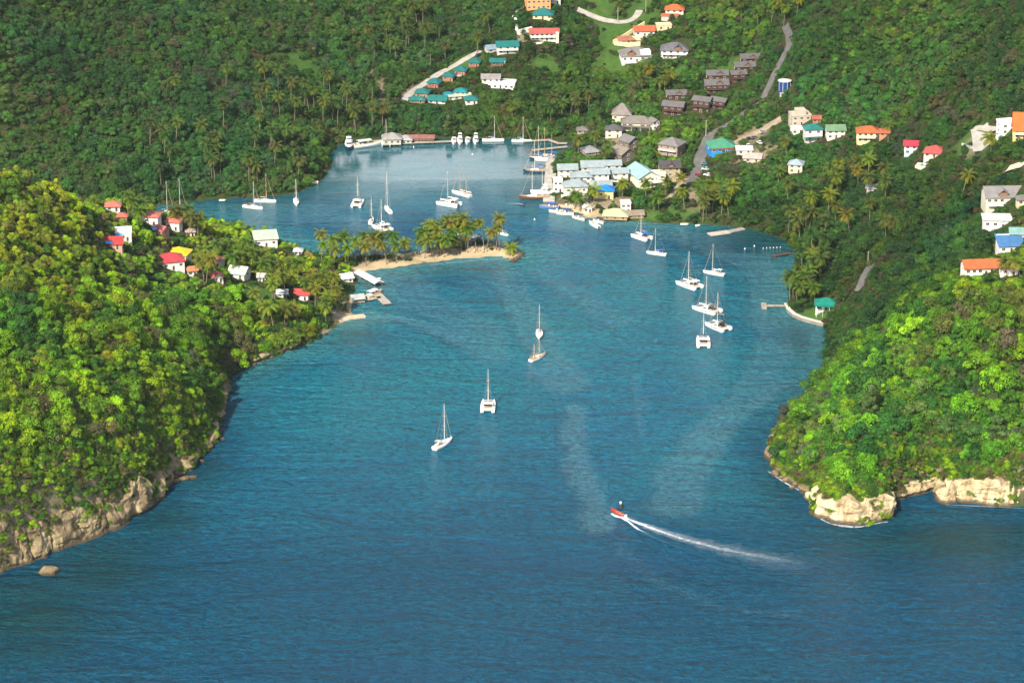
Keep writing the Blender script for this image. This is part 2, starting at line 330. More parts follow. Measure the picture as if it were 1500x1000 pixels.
for pts, a, c, k in [([(842, 600), (838, 650), (846, 690), (868, 730), (876, 775)], 5, 6, 0.85), ([(930, 550), (938, 590), (934, 640)], 1.6, 1.6, 0.55), ([(1130, 560), (1085, 590), (1035, 640), (1000, 690), (988, 740)], 8, 11, 0.75), ([(1110, 380), (1125, 440), (1130, 520), (1080, 590), (1030, 650)], 9, 7, 0.7),
        ([(740, 395), (760, 440), (800, 520), (830, 560)], 6, 10, 0.7), ([(790, 400), (860, 440), (900, 470)], 6, 8, 0.5), ([(540, 464), (600, 470), (680, 500)], 5, 4, 0.8), ([(560, 410), (610, 440), (690, 480), (720, 520)], 14, 10, 0.6), ([(910, 325), (960, 335), (1010, 350), (1060, 375), (1130, 400)], 12, 6, 0.9),
        ([(440, 305), (520, 290), (600, 270), (700, 250)], 16, 14, 0.5), ([(400, 310), (470, 320), (520, 330)], 18, 12, 0.7), ([(500, 245), (600, 232), (700, 222), (760, 220)], 14, 12, 0.6), ([(940, 345), (1000, 380), (1020, 400)], 3, 3, 0.6), ([(1060, 400), (1100, 405), (1125, 430)], 4, 4, 0.5),
        ([(905, 800), (960, 850), (1050, 890), (1160, 900)], 1.6, 3, 0.3)]:
    SL = np.maximum(SL, k * curve_mask(pts, a, c))
LAG = np.clip((WY - P(600, 340)[1]) / 90, 0, 1)                       # the sheltered lagoon is calm
SHAL = np.clip(1 - wd_ / 26, 0, 1) * np.clip((WY - P(0, 640)[1]) / 100, 0, 1) * (WY < P(0, 300)[1])
TUR = np.zeros_like(WX)
for px, py, rx, ry in [(650, 560, 60, 90), (1090, 560, 34, 90), (1050, 700, 40, 60), (500, 600, 50, 60), (800, 480, 70, 80), (980, 430, 60, 80)]:
    x, y = P(px, py); TUR = np.maximum(TUR, np.exp(-(((WX - x) / rx) ** 2 + ((WY - y) / ry) ** 2)))
DEEP_REFL = np.clip((P(0, 640)[1] - WY) / 130, 0, 1)
DEEP_REFL = np.maximum(DEEP_REFL, 0.9 * np.exp(-((wd_ / 16) ** 2)) * (wc_ > 2))  # dark cliff reflection painted into the water at the cliff foot
SHD = 0.6 * np.exp(-((wd_ / 26) ** 2)) * np.clip((WY - P(0, 330)[1]) / 60, 0, 1)          # dark tree reflections painted along the lagoon shore
for px, py, rx, ry, k in [(40, 900, 34, 45, .95), (150, 830, 26, 34, .9), (240, 760, 16, 26, .8), (300, 690, 12, 24, .6), (1400, 790, 60, 26, .95), (1230, 785, 30, 14, .6), (1140, 720, 10, 26, .5), (1120, 350, 34, 30, .9), (1170, 500, 7, 26, .5), (520, 490, 14, 10, .6), (640, 400, 20, 10, .4), (700, 395, 16, 10, .4)]:  # painted dark patches for reflections of cliffs, woods and palms
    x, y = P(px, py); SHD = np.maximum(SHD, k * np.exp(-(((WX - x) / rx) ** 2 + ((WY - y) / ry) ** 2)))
me = grid_mesh('sea', wx, wy, 0 * WX, wi | (wd_ < 8), {'slick': SL, 'calm': LAG, 'shallow': SHAL, 'turq': TUR, 'deep': DEEP_REFL, 'shade': SHD})
def ramp_f(n, l, s, a, b_):
    q = n.new('ShaderNodeMapRange'); q.inputs[1].default_value = a; q.inputs[2].default_value = b_; l.new(s, q.inputs[0]); return q.outputs[0]
wm = bpy.data.materials.new('sea_water'); t, n, l, b = nodes(wm)
geo = n.new('ShaderNodeNewGeometry').outputs['Position']
big = noise(n, l, geo, 0.012, 4, 0.6, 0.8)
c0 = ramp(n, [(0.35, (0.001, 0.060, 0.132)), (0.65, (0.003, 0.100, 0.172))]); l.new(big.outputs[0], c0.inputs[0])
o_ = mix(n, l, c0.outputs[0], (0.004, 0.118, 0.158), fmath(n, l, 'MULTIPLY', attr(n, 'turq'), 0.75))
o_ = mix(n, l, o_, (0.0002, 0.043, 0.088), fmath(n, l, 'MULTIPLY', attr(n, 'deep'), 0.85))  # deep water tone, also carries the painted cliff reflection
o_ = mix(n, l, o_, (0.04, 0.19, 0.18), fmath(n, l, 'MULTIPLY', attr(n, 'shallow'), 0.55))
o_ = mix(n, l, o_, (0.022, 0.110, 0.130), fmath(n, l, 'MULTIPLY', attr(n, 'calm'), 0.7))
o_ = mix(n, l, o_, (0.05, 0.12, 0.145), fmath(n, l, 'MULTIPLY', fmath(n, l, 'MULTIPLY', attr(n, 'slick'), ramp_f(n, l, noise(n, l, geo, .35, 5, .75).outputs[0], .30, .55)), 0.58))  # slick streaks: pale sky sheen painted into the water colour
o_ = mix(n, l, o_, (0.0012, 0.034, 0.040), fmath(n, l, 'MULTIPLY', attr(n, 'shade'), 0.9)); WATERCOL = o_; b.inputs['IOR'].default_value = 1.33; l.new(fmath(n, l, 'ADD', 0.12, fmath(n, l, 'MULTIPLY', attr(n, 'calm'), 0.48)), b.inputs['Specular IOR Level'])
rr = fmath(n, l, 'SUBTRACT', 0.16, fmath(n, l, 'MULTIPLY', attr(n, 'calm'), 0.11)); l.new(rr, b.inputs['Roughness'])
mp = n.new('ShaderNodeMapping'); mp.inputs['Rotation'].default_value = (0, 0, R(18)); mp.inputs['Scale'].default_value = (0.72, 1.0, 1.0); l.new(geo, mp.inputs[0])
w1 = noise(n, l, mp.outputs[0], 0.42, 5, 0.62, 0.5)
w2 = noise(n, l, mp.outputs[0], 0.07, 3, 0.5, 0.6)
mp2 = n.new('ShaderNodeMapping'); mp2.inputs['Rotation'].default_value = (0, 0, R(-32)); mp2.inputs['Scale'].default_value = (0.016, 0.055, 1); l.new(geo, mp2.inputs[0]); wind = ramp_f(n, l, noise(n, l, mp2.outputs[0], 1.0, 5, .62, 1.2).outputs[0], .36, .64)      # gusts roughen the water in long patches
w3 = noise(n, l, mp.outputs[0], 1.15, 3, 0.6, 0.3)
WATERCOL = mix(n, l, vmath(n, l, 'MULTIPLY', WATERCOL, (.80, .84, .90)), vmath(n, l, 'MULTIPLY', WATERCOL, (1.3, 1.14, 1.08)), wind)
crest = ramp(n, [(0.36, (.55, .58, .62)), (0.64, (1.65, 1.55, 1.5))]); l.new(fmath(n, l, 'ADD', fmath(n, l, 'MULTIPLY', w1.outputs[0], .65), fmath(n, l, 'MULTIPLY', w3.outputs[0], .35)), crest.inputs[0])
l.new(mix(n, l, WATERCOL, vmath(n, l, 'MULTIPLY', WATERCOL, crest.outputs[0]), fmath(n, l, 'SUBTRACT', 1.0, fmath(n, l, 'MULTIPLY', attr(n, 'calm'), .6))), b.inputs['Base Color'])      # ripple light painted into the colour: paler crests, darker troughs
WATERCOL = None
hsum = fmath(n, l, 'ADD', fmath(n, l, 'ADD', w1.outputs[0], fmath(n, l, 'MULTIPLY', w3.outputs[0], .3)), fmath(n, l, 'MULTIPLY', w2.outputs[0], 0.9))
amp = fmath(n, l, 'SUBTRACT', 1.0, fmath(n, l, 'MULTIPLY', attr(n, 'calm'), 0.978)); amp = fmath(n, l, 'MULTIPLY', amp, fmath(n, l, 'ADD', .62, fmath(n, l, 'MULTIPLY', wind, .75))); amp = fmath(n, l, 'MULTIPLY', amp, fmath(n, l, 'SUBTRACT', 1.0, fmath(n, l, 'MULTIPLY', attr(n, 'slick'), 0.45)))
bp = n.new('ShaderNodeBump'); bp.inputs['Strength'].default_value = 1.0; bp.inputs['Distance'].default_value = 2.4
l.new(fmath(n, l, 'MULTIPLY', hsum, amp), bp.inputs['Height']); l.new(bp.outputs[0], b.inputs['Normal'])
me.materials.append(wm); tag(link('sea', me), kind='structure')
# dim sea bed so nothing is open below
sm = surf((0.02, 0.05, 0.06), 'seabed'); tag(MB().add([(-1100, -200, -15), (1100, -200, -15), (1100, 2500, -15), (-1100, 2500, -15)], [(0, 1, 2, 3)]).build('sea_bed', sm), kind='structure')
# ------------------------------------------------------------------ foliage
lm = bpy.data.materials.new('leaves'); t, n, l, b = nodes(lm)
tint = attr(n, 'tint', 'INSTANCER', 'Color')
lc = vmath(n, l, 'MULTIPLY', tint, attr(n, 'var', 'GEOMETRY', 'Color'))
l.new(lc, b.inputs['Base Color']); b.inputs['Roughness'].default_value = 0.65; b.inputs['Specular IOR Level'].default_value = 0.15
tr = n.new('ShaderNodeBsdfTranslucent'); l.new(lc, tr.inputs[0]); mx = n.new('ShaderNodeMixShader'); mx.inputs[0].default_value = 0.32
l.new(b.outputs[0], mx.inputs[1]); l.new(tr.outputs[0], mx.inputs[2]); l.new(mx.outputs[0], n['Material Output'].inputs[0])
bark = surf((0.16, 0.125, 0.09), 'bark', 0.9, 0.5, 1.5, spec=0.1)
palmbark = surf((0.24, 0.20, 0.15), 'palm_bark', 0.9, 0.4, 1.0, spec=0.1)
def quads_mesh(name, co, var):
    n = len(co); me = bpy.data.meshes.new(name); me.vertices.add(n * 4); me.vertices.foreach_set('co', co.reshape(-1).astype(np.float32))
    me.loops.add(n * 4); me.loops.foreach_set('vertex_index', np.arange(n * 4, dtype=np.int32))
    me.polygons.add(n); me.polygons.foreach_set('loop_start', np.arange(0, n * 4, 4, dtype=np.int32))
    a = me.color_attributes.new('var', 'FLOAT_COLOR', 'POINT')
    c = np.ones((n, 4, 4), np.float32); c[:, :, :3] = var[:, None, :]; a.data.foreach_set('color', c.ravel())
    me.update(); me.validate(); me.materials.append(lm); return me
def unit(v): return v / (np.linalg.norm(v, axis=-1, keepdims=True) + 1e-9)
def crown_mesh(name, seed, nlobe, nleaf, leaf, flat=0.8, spread=0.62):
    """leaf clumps spread over the lobes of a broadleaf crown of radius about 1, its foot near z = 0"""
    r = np.random.RandomState(seed); co = []; var = []
    lob = []
    for k in range(nlobe):
        a = r.uniform(0, 6.283); d = spread * math.sqrt(r.uniform(0.0, 1)); z = 0.55 + (0.75 * (1 - d / spread) ** 0.7 + r.uniform(-0.18, 0.2)) * flat
        if k >= nlobe * 0.7: z = r.uniform(0.3, 0.6); d = spread * r.uniform(0.6, 1.1)
        lob.append((d * math.cos(a), d * math.sin(a), z, r.uniform(0.17, 0.42), r.uniform(0.68, 1.3)))
    L = np.array(lob); wts = L[:, 3] ** 2; wts /= wts.sum()
    k = r.choice(nlobe, nleaf, p=wts); nrm = unit(r.normal(0, 1, (nleaf, 3))); nrm[:, 2] = np.where(nrm[:, 2] < -0.35, -nrm[:, 2], nrm[:, 2])
    rad = L[k, 3] * (0.72 + 0.36 * r.uniform(0, 1, nleaf) ** 0.6)
    pos = L[k, :3] + nrm * rad[:, None] * np.array([1, 1, 0.8])
    up = unit(nrm + r.normal(0, 0.42, (nleaf, 3)) + np.array([0, 0, 0.25]))
    t1 = unit(np.cross(up, r.normal(0, 1, (nleaf, 3)))); t2 = np.cross(up, t1)
    s = leaf * r.uniform(0.55, 1.25, nleaf)[:, None]
    co = np.stack([pos - t1 * s, pos - t2 * s * 0.7, pos + t1 * s, pos + t2 * s * 0.7], 1)
    lv = L[k, 4] * r.uniform(0.7, 1.3, nleaf)
    hue = r.normal(0, 0.1, nleaf)
    var = np.stack([lv * (1 + hue), lv, lv * (1 - hue)], 1)
    return quads_mesh(name, co, var)
CROWNS = [crown_mesh('crown', 10 + k, nl + 3, 2100, lf * .82, fl, sp) for k, (nl, lf, fl, sp) in enumerate([(15, .08, .7, .72), (20, .075, .6, .80), (12, .085, 1.0, .60), (24, .07, .5, .84), (16, .08, .8, .68), (11, .085, .6, .82), (18, .08, .35, .92), (9, .09, 1.5, .40)])]
BARE = crown_mesh('crown', 77, 14, 420, .06, .8, .68)            # thin, half leafless crown
def trunk_mesh(seed):
    r = random.Random(seed); mb = MB(); mb.tube([(0, 0, -0.6), (r.uniform(-.03, .03), 0, 0.2), (r.uniform(-.05, .05), r.uniform(-.05, .05), 0.55)], [.075, .05, .038], 6)
    for k in range(4):
        a = k * 1.57 + r.uniform(-.5, .5); mb.tube([(0, 0, .3 + .05 * k), (.22 * math.cos(a), .22 * math.sin(a), .6), (.45 * math.cos(a), .45 * math.sin(a), .85 + r.uniform(0, .2))], [.032, .02, .008], 5)
    return mb.mesh('trunk', bark, True)
TRUNKS = [trunk_mesh(k) for k in range(3)]
# ---- palms
def palm_crown(seed, nf=22, L=4.3, dead=5):
    r = np.random.RandomState(seed); co = []; var = []
    for f in range(nf):
        az = 2.39996 * f + r.uniform(-.25, .25); age = f / nf
        el = R(72 - 105 * age + r.uniform(-8, 8)); ln = L * r.uniform(.8, 1.08) * (0.8 if age > .85 else 1)
        p = np.zeros(3); dirh = np.array([math.cos(az), math.sin(az), 0]); side = np.array([-math.sin(az), math.cos(az), 0])
        pts = [p.copy()]; e = el
        for s in range(8):
            p = p + (dirh * math.cos(e) + np.array([0, 0, math.sin(e)])) * ln / 8; pts.append(p.copy()); e -= R(9 + 5 * age * (1 if age < .8 else .3)) * (1 if e > R(-80) else 0)
        isd = f >= nf - dead
        cl = np.array([1.65, 1.35, .8]) if isd else np.array([1.0 + 1.1 * max(0, age - .45), 1.0 + .45 * max(0, age - .45), 1.0])
        for s in range(8):
            for sg in (-1, 1):
                for h in (0, .5):
                    a = pts[s] + (pts[s+1] - pts[s]) * h; b_ = pts[s] + (pts[s+1] - pts[s]) * (h + .38); q = (s + h) / 8
                    wl = 0.95 * math.sin(math.pi * (0.12 + 0.84 * q)) ** .7 * L / 4.3
                    out = side * sg * wl * .8 + (pts[s+1] - pts[s]) * .75 + np.array([0, 0, -wl * (.42 + .5 * age)])
                    co.append([a, b_, b_ + out * .92, a + out]); var.append(cl * r.uniform(.75, 1.25))
    co = np.array(co)
    return quads_mesh('crown', co, np.array(var))
PALMC = [palm_crown(40 + k, nf, 4.3, dd) for k, (nf, dd) in enumerate([(22, 4), (20, 5), (24, 3), (18, 6)])]
def palm_trunk(seed, h=10.0, lean=1.2):
    r = random.Random(seed); a = r.uniform(0, 6.28); pts = []
    for k in range(7):
        q = k / 6; pts.append((lean * q ** 1.6 * math.cos(a), lean * q ** 1.6 * math.sin(a), h * q - (0.6 if k == 0 else 0)))
    m = MB().tube(pts, [.26, .19, .17, .16, .15, .14, .13], 6).mesh('trunk', palmbark, True); return m, pts[-1]
PALMT = [palm_trunk(k, 10.0, ln) for k, ln in enumerate((0.5, 1.4, 2.4, 1.0))]
def set_tint(o, c): o['tint'] = [float(c[0]), float(c[1]), float(c[2])]
rnd = random.Random(7)
PALMS = []          # (x, y, height, crown scale) for keeping other trees apart
def palm(px, py, h, label, group, tint, top=True):
    """px, py = where the crown is seen (top) or where the foot stands"""
    if top:
        d = ray(px, py); d = d / np.linalg.norm(d); tt = np.arange(950, 2400, 2.0); x, y, z = d[0]*tt, d[1]*tt, CAM_H + d[2]*tt
        k = np.argmax(z <= np.maximum(H(x, y), 0.3) + h)
        x, y = float(x[k]), float(y[k])
    else: x, y, _ = G(px, py)
    g = float(H(x, y))
    if g < 0.25: return
    i = rnd.randrange(4); s = h / 10.0; rt = empty('palm_tree', (x, y, g), rnd.uniform(0, 6.28), label, 'palm', group)
    tm, tp = PALMT[i]; t_ = link('trunk', tm, rt); t_.scale = (1, 1, s)
    c_ = link('crown', PALMC[rnd.randrange(4)], rt, (tp[0], tp[1], tp[2] * s)); k = rnd.uniform(1.0, 1.3); c_.scale = (k, k, k); set_tint(c_, [a * rnd.uniform(.8, 1.2) for a in tint])
    PALMS.append((x, y, h, g))
# ------------------------------------------------------------------ what must stay free of trees
CLEAR = []; LOW = []
# ------------------------------------------------------------------ roads and lanes laid on the ground
asphalt = surf((0.125, 0.12, 0.115), 'asphalt', 0.9, 0.35, 0.3, spec=0.2); dirt = surf((0.30, 0.24, 0.17), 'dirt_track', 0.95, 0.4, 0.3, spec=0.1); concrete = surf((0.42, 0.39, 0.34), 'concrete', 0.85, 0.35, 0.4)
def road(name, pts, w, m, see=True, lift=0.25):
    q = [G(a, b) for a, b in pts]; line = []
    for i in range(len(q) - 1):
        n_ = max(2, int(math.hypot(q[i+1][0] - q[i][0], q[i+1][1] - q[i][1]) / 3))
        for k in range(n_): line.append([q[i][j] + (q[i+1][j] - q[i][j]) * k / n_ for j in (0, 1)])
    line.append(q[-1][:2]); line = np.array(line)
    for _ in range(6): line[1:-1] = (line[:-2] + line[2:] + 2 * line[1:-1]) / 4
    vs = []; nrow = 5
    for i, p in enumerate(line):
        tt = line[min(i+1, len(line)-1)] - line[max(i-1, 0)]; tt = tt / np.hypot(*tt); nn = np.array([-tt[1], tt[0]])
        zc = float(H(p[0], p[1]))
        for k in range(nrow):
            s = (k / (nrow - 1) - .5) * w; x, y = p + nn * s
            vs.append((x, y, max(float(H(x, y)), zc - .4) + lift + (0 if 0 < k < nrow - 1 else -.15)))
        CLEAR.append((p[0], p[1], w / 2 + .3))
        if see:
            u, v = proj(p[0], p[1], zc); r_ = w * .5 * FPX / p[1]; LOW.append((u - r_ * .5, v - 2, u + r_ * .5, v + 1, p[1] - 1))
    fs = [(i*nrow+k, i*nrow+k+1, (i+1)*nrow+k+1, (i+1)*nrow+k) for i in range(len(line)-1) for k in range(nrow-1)]
    return tag(MB().add(vs, fs).build(name, m, None, True), kind='structure')
road('road', [(1157, 66), (1153, 78), (1143, 92), (1136, 108), (1129, 122), (1118, 146)], 3.8, asphalt)
road('road', [(1044, 196), (1033, 212), (1026, 232), (1020, 252), (1010, 268)], 6.5, asphalt)
road('road', [(1118, 147), (1104, 157), (1085, 170), (1063, 184), (1045, 195)], 4.2, asphalt, False); road('road', [(1156, 67), (1157, 55), (1150, 40)], 3.8, asphalt, False)
road('dirt_road', [(1144, 177), (1122, 188), (1098, 199), (1078, 208), (1062, 220)], 6.5, dirt)
road('lane', [(846, 16), (870, 26), (895, 33), (918, 35), (932, 30), (937, 16)], 4.5, concrete)
road('lane', [(592, 148), (606, 133), (628, 119), (648, 106), (668, 94), (690, 84), (703, 75)], 4.5, concrete)
road('road', [(1258, 428), (1267, 408), (1276, 390)], 4.5, asphalt)
road('driveway', [(1434, 190), (1437, 202), (1438, 222)], 8, concrete)
road('driveway', [(1424, 192), (1440, 190), (1462, 191)], 4, concrete)
road('driveway', [(1474, 252), (1486, 246), (1499, 244)], 6, surf((0.55, 0.48, 0.36), 'pale_paving', 0.9, .2, .5))
road('path', [(1005, 262), (990, 285), (965, 300)], 5, dirt, False)

# ------------------------------------------------------------------ houses
WHT, CRM, BEI = (.60, .585, .545), (.72, .62, .42), (.46, .40, .31)
TEA, RED, ORG, GRY, DGR, PTE, BLU, GRN_, YLW, PGR = (.02, .19, .175), (.40, .095, .07), (.47, .14, .05), (.25, .235, .225), (.12, .105, .10), (.29, .355, .375), (.015, .20, .62), (.06, .26, .16), (.85, .62, .01), (.50, .66, .46)
LBR = (.075, .036, .028)
glass = surf((0.025, 0.032, 0.04), 'window_glass', 0.15, 0.2, 2, spec=0.6); trim = surf((.70, .68, .63), 'painted_trim', .5, .15, 1.5); dark = surf((.03, .027, .025), 'dark_opening', .8, .2, 1)
wood = surf((.22, .14, .085), 'weathered_wood', .85, .4, 1.0); timber = surf((.09, .055, .04), 'dark_timber', .8, .4, 1.0)
def win_mesh(w, h):
    mb = MB(); mb.box((0, 0, 0), (w - .16, .06, h - .16), 1)
    for sx in (-1, 1): mb.box((sx * (w - .08) / 2, -.02, 0), (.08, .14, h), 0)
    for sz in (-1, 1): mb.box((0, -.02, sz * (h - .08) / 2), (w - .16, .14, .08), 0)
    mb.box((0, -.02, 0), (.06, .1, h - .16), 0); return mb.mesh('window', [trim, glass])
WIN = {k: win_mesh(*k) for k in ((1.5, 1.3), (2.4, 1.9))}
def door_mesh():
    mb = MB(); mb.box((0, 0, 1.0), (1.0, .08, 2.0), 1); mb.box((-.55, -.02, 1.05), (.1, .14, 2.1), 0); mb.box((.55, -.02, 1.05), (.1, .14, 2.1), 0); mb.box((0, -.02, 2.1), (1.0, .14, .1), 0); return mb.mesh('door', [trim, timber])
DOOR = door_mesh()
def roof_mb(kind, w, d, h, rh, ov=.7):
    a, b = w / 2 + ov, d / 2 + ov; e = h - ov * rh / (d / 2) * .5; th = .22; mb = MB()
    if kind == 'hip':
        r_ = max(0.0, (w - d) / 2); s_ = max(0.0, (d - w) / 2)
        vs = [(-a,-b,e),(a,-b,e),(a,b,e),(-a,b,e),(-r_,-s_,h+rh),(r_,s_,h+rh),(-a,-b,e-th),(a,-b,e-th),(a,b,e-th),(-a,b,e-th)]
        fs = [(0,1,5,4),(1,2,5),(2,3,4,5),(3,0,4)] if s_ == 0 else [(0,1,4),(1,2,5,4),(2,3,5),(3,0,4,5)]
        mb.add(vs, fs + [(6,7,1,0),(7,8,2,1),(8,9,3,2),(9,6,0,3),(9,8,7,6)]); mb.tube([(-r_, -s_, h + rh), (r_ + .01, s_, h + rh)], .12, 5)
    elif kind in ('gable', 'gy'):
        sw = kind == 'gy'; A, B = (b, a) if sw else (a, b); e = h - ov * rh / (B - ov) * .9
        f = (lambda x, y, z: (y, -x, z)) if sw else (lambda x, y, z: (x, y, z))
        pr = [(-B, e), (0, h + rh), (B, e), (B, e - th), (0, h + rh - th), (-B, e - th)]
        mb.loft([[f(-A, y, z) for y, z in pr], [f(A, y, z) for y, z in pr]], close=True); q = f(A + .02, 0, h + rh); q0 = f(-A - .02, 0, h + rh); mb.tube([q0, q], .13, 5)
    elif kind == 'shed':
        vs = [(-a,-b,h+.15),(a,-b,h+.15),(a,b,h+rh),(-a,b,h+rh)]; vs += [(x, y, z - th) for x, y, z in vs]
        mb.add(vs, [(0,1,2,3),(4,7,6,5),(0,4,5,1),(1,5,6,2),(2,6,7,3),(3,7,4,0)])
    else:
        mb.box((0, 0, h + .1), (w + .5, d + .5, .24))
        for sx in (-1, 1): mb.box((sx * (w / 2 + .1), 0, h + .47), (.25, d + .45, .5))
        for sy in (-1, 1): mb.box((0, sy * (d / 2 + .1), h + .47), (w - .05, .25, .5))
    return mb
HOUSES = []
def house(label, px, py, wpx, st=1, roof='hip', wall=WHT, rc=RED, dr=.7, rot=0, rh=None, name='house', cat='house', group=None, balc=0, porch=0, nw=None, stilt=0, low=True, extra=(), dorm=0, lim=1.0):
    st = st * .88; dr = min(1.25, dr * 1.18); rh = rh * 1.1 if rh else None
    x0, y0, z0 = G(px, py); dist = math.sqrt(x0*x0 + y0*y0 + (CAM_H - z0) ** 2)
    w = wpx * dist / FPX; d = max(4.0, w * dr); h = 2.75 * st; rz = R(rot)
    yc = y0 + (abs(math.cos(rz)) * d + abs(math.sin(rz)) * w) / 2 * .9
    w = w / (abs(math.cos(rz)) + abs(math.sin(rz)) * dr * .6)
    x, y, z = x0 * yc / y0, yc, max(z0, .5)
    rt = empty(name, (x, y, z), rz, label, cat, group)
    rh = rh if rh else min(w, d) * (.28 if roof == 'hip' else .27 if roof != 'shed' else .12)
    wm = surf(wall, 'wall_plaster', .8, .22, .5, spec=.2); rm = surf(rc, 'roof_sheet', .55 if roof != 'flat' else .8, .3, .35, stripes=(0 if roof == 'flat' else 1.6), spec=.3)
    mb = MB(); a, b = w / 2, d / 2; zb = stilt if stilt else -4.5; t_ = h - .04
    vs = [(-a,-b,zb),(a,-b,zb),(a,b,zb),(-a,b,zb),(-a,-b,t_),(a,-b,t_),(a,b,t_),(-a,b,t_)]; fs = [(0,1,5,4),(1,2,6,5),(2,3,7,6),(3,0,4,7),(0,3,2,1),(4,5,6,7)]
    if roof == 'gable': vs += [(-a, 0, h + rh - .3), (a, 0, h + rh - .3)]; fs += [(4, 8, 7), (5, 6, 9)]
    if roof == 'gy': vs += [(0, -b, h + rh - .3), (0, b, h + rh - .3)]; fs += [(4, 5, 8), (6, 7, 9)]
    if roof == 'shed': vs[6] = (a, b, h + rh - .2); vs[7] = (-a, b, h + rh - .2)
    mb.add(vs, fs); mb.build('wall', wm, rt)
    rf = roof_mb(roof, w, d, h, rh, .7 if roof != 'flat' else 0).build('roof', rm, rt)
    if dorm:
        dm = MB(); dw, dd = w * .24, d * .5; m_ = roof_mb('gy', dw, dd, 0, dw * .35, .4)
        dm.add([(p[0] + dorm * w * .2, p[1] - d * .28, p[2] + h + rh * .55) for p in m_.v], m_.f, 0); dm.box((dorm * w * .2, -d * .28, h + rh * .3), (dw, dd, rh * .5), 1); dm.build('dormer', [rm, surf((.28, .15, .09), 'dormer_boards', .8, .3, 1)], rf)
    if stilt:
        for sx in (-1, 0, 1):
            for sy in (-1, 1): MB().tube([(sx * a * .9, sy * b * .85, -4), (sx * a * .9, sy * b * .85, stilt + .1)], .16, 6).build('stilt', wood, rt)
    ns = max(1, int(st + .3)); n_ = nw if nw is not None else max(2, min(6, int(w / 3.1)))
    for s in range(ns):
        zc = s * h / ns + h / ns * .55 + (0 if not stilt else 0)
        for k in range(n_):
            xx = (k + .5 - n_ / 2) * w / n_
            if s == 0 and k == n_ // 2 and not stilt: link('door', DOOR, rt, (xx, -b - .03, .05)); continue
            link('window', WIN[(2.4, 1.9)] if porch and s == 0 else WIN[(1.5, 1.3)], rt, (xx, -b - .03, zc))
        for sx in (-1, 1):
            if d > 5: link('window', WIN[(1.5, 1.3)], rt, (sx * (a + .03), 0, zc), sx * R(90))
    if balc:
        for s in range(1, ns + (1 if ns == 1 else 0)):
            zf = s * h / ns if ns > 1 else .1; mb = MB(); mb.box((0, -b - .85, zf), (w * .9, 1.6, .18)); mb.box((0, -b - 1.6, zf + .95), (w * .9, .07, .07))
            q = max(3, int(w * .9 / 1.4))
            for k in range(q + 1): mb.box(((k / q - .5) * w * .88, -b - 1.6, zf + .5), (.07, .06, .85))
            mb.build('balcony', timber if name == 'lodge' else trim, rt)
    if porch:
        mb = MB(); mb.box((0, -b - 1.5, 2.55), (w * .96, 3.0, .16)); mb.build('porch_roof', rm, rt)
        for k in range(4): MB().tube([((k / 3 - .5) * w * .9, -b - 2.8, -3), ((k / 3 - .5) * w * .9, -b - 2.8, 2.5)], .11, 6).build('post', trim, rt)
    for e in extra:          # (part name, x, y, z, w, d, h, colour) in units of house width / metres
        nm, ex, ey, ez, ew, ed, eh, ec = e; m_ = MB().box((ex * w, -b - ey - ed / 2, ez + eh / 2), (ew * w, ed, eh)); m_.build(nm, surf(ec, 'wall_plaster', .8, .22, .5, spec=.2), rt)
    rr = .55 * math.hypot(w, d); CLEAR.append((x, y, rr * .85))
    if low:
        u0, v0 = proj(x, y - d / 2, z); u1, v1 = proj(x, y, z + h + rh); LOW.append((u0 - wpx * .5, v1 - 2, u0 + wpx * .5, v0 - 1.5 * (1 if lim == 1 else lim), y - d * .3))
    HOUSES.append((x, y, z, w, d, h)); return rt
LG = 'dark timber lodges on the slope'
house('tall orange apartment block with orange roof, cut off by the top of the picture', 787, 17, 37, 4, 'hip', (.72, .36, .14), (.62, .15, .03), .7, 8, nw=5, name='apartment_building', cat='building')
house('cream house under a teal hip roof, just below the tall orange block', 796, 29, 30, 1.2, 'hip', (.74, .60, .36), TEA, .7, -5)
house('pale house partly cut by the picture top, right of the orange block', 812, 6, 18, 1.3, 'flat', WHT, WHT, .6)
house('long white guest house with red roof on a narrower lower block', 797, 61, 42, 2, 'gable', (.74, .68, .52), (.50, .12, .10), .35, 3, balc=1, nw=6, name='guest_house', cat='guest house', extra=[('lower_block', -.28, .3, -7.5, .52, 5, 7.3, (.72, .68, .56)), ('end_tower', .44, .2, -1, .1, 3.0, 6.5, (.72, .68, .55))])
house('white hotel building with teal roof and railed balcony, below the red roofed guest house', 743, 81, 32, 2, 'gable', WHT, TEA, .5, 5, balc=1, name='hotel', cat='hotel')
house('white building with slate blue roof, joined left of the teal roofed hotel', 721, 79, 20, 1.1, 'gable', WHT, (.25, .36, .45), .6, 20)
VG = 'teal roofed cottages stepping down the lane'
house('teal roofed cottage with a bright white end wall, right of the lane cottages', 729, 99, 21, 1.2, 'gable', (.16, .10, .07), TEA, .5, 0, extra=[('end_wall', .49, -1, -.5, .05, 1.6, 3.5, WHT)])
house('topmost teal hip roofed cottage beside the lane, red walls', 696, 99, 17, 1.2, 'hip', (.36, .13, .09), TEA, .8, -12, group=VG)
house('second teal roofed cottage from the top of the lane, red veranda', 676, 112, 18, 1.4, 'hip', (.38, .12, .10), TEA, .8, -15, group=VG, balc=1)
house('third teal roofed cottage down the lane, terracotta walls', 658, 121, 17, 1.4, 'hip', (.42, .17, .10), TEA, .8, -15, group=VG)
house('fourth teal roofed cottage down the lane, dark red walls', 637, 131, 19, 1.4, 'hip', (.32, .10, .08), TEA, .8, -18, group=VG)
house('brown walled teal cottage at the foot of the lane', 619, 145, 20, 1.4, 'hip', (.40, .20, .12), TEA, .75, -10, group=VG)
house('low teal roof deep in the trees left of the cottages', 611, 152, 22, .8, 'hip', (.30, .2, .12), TEA, .5, 0)
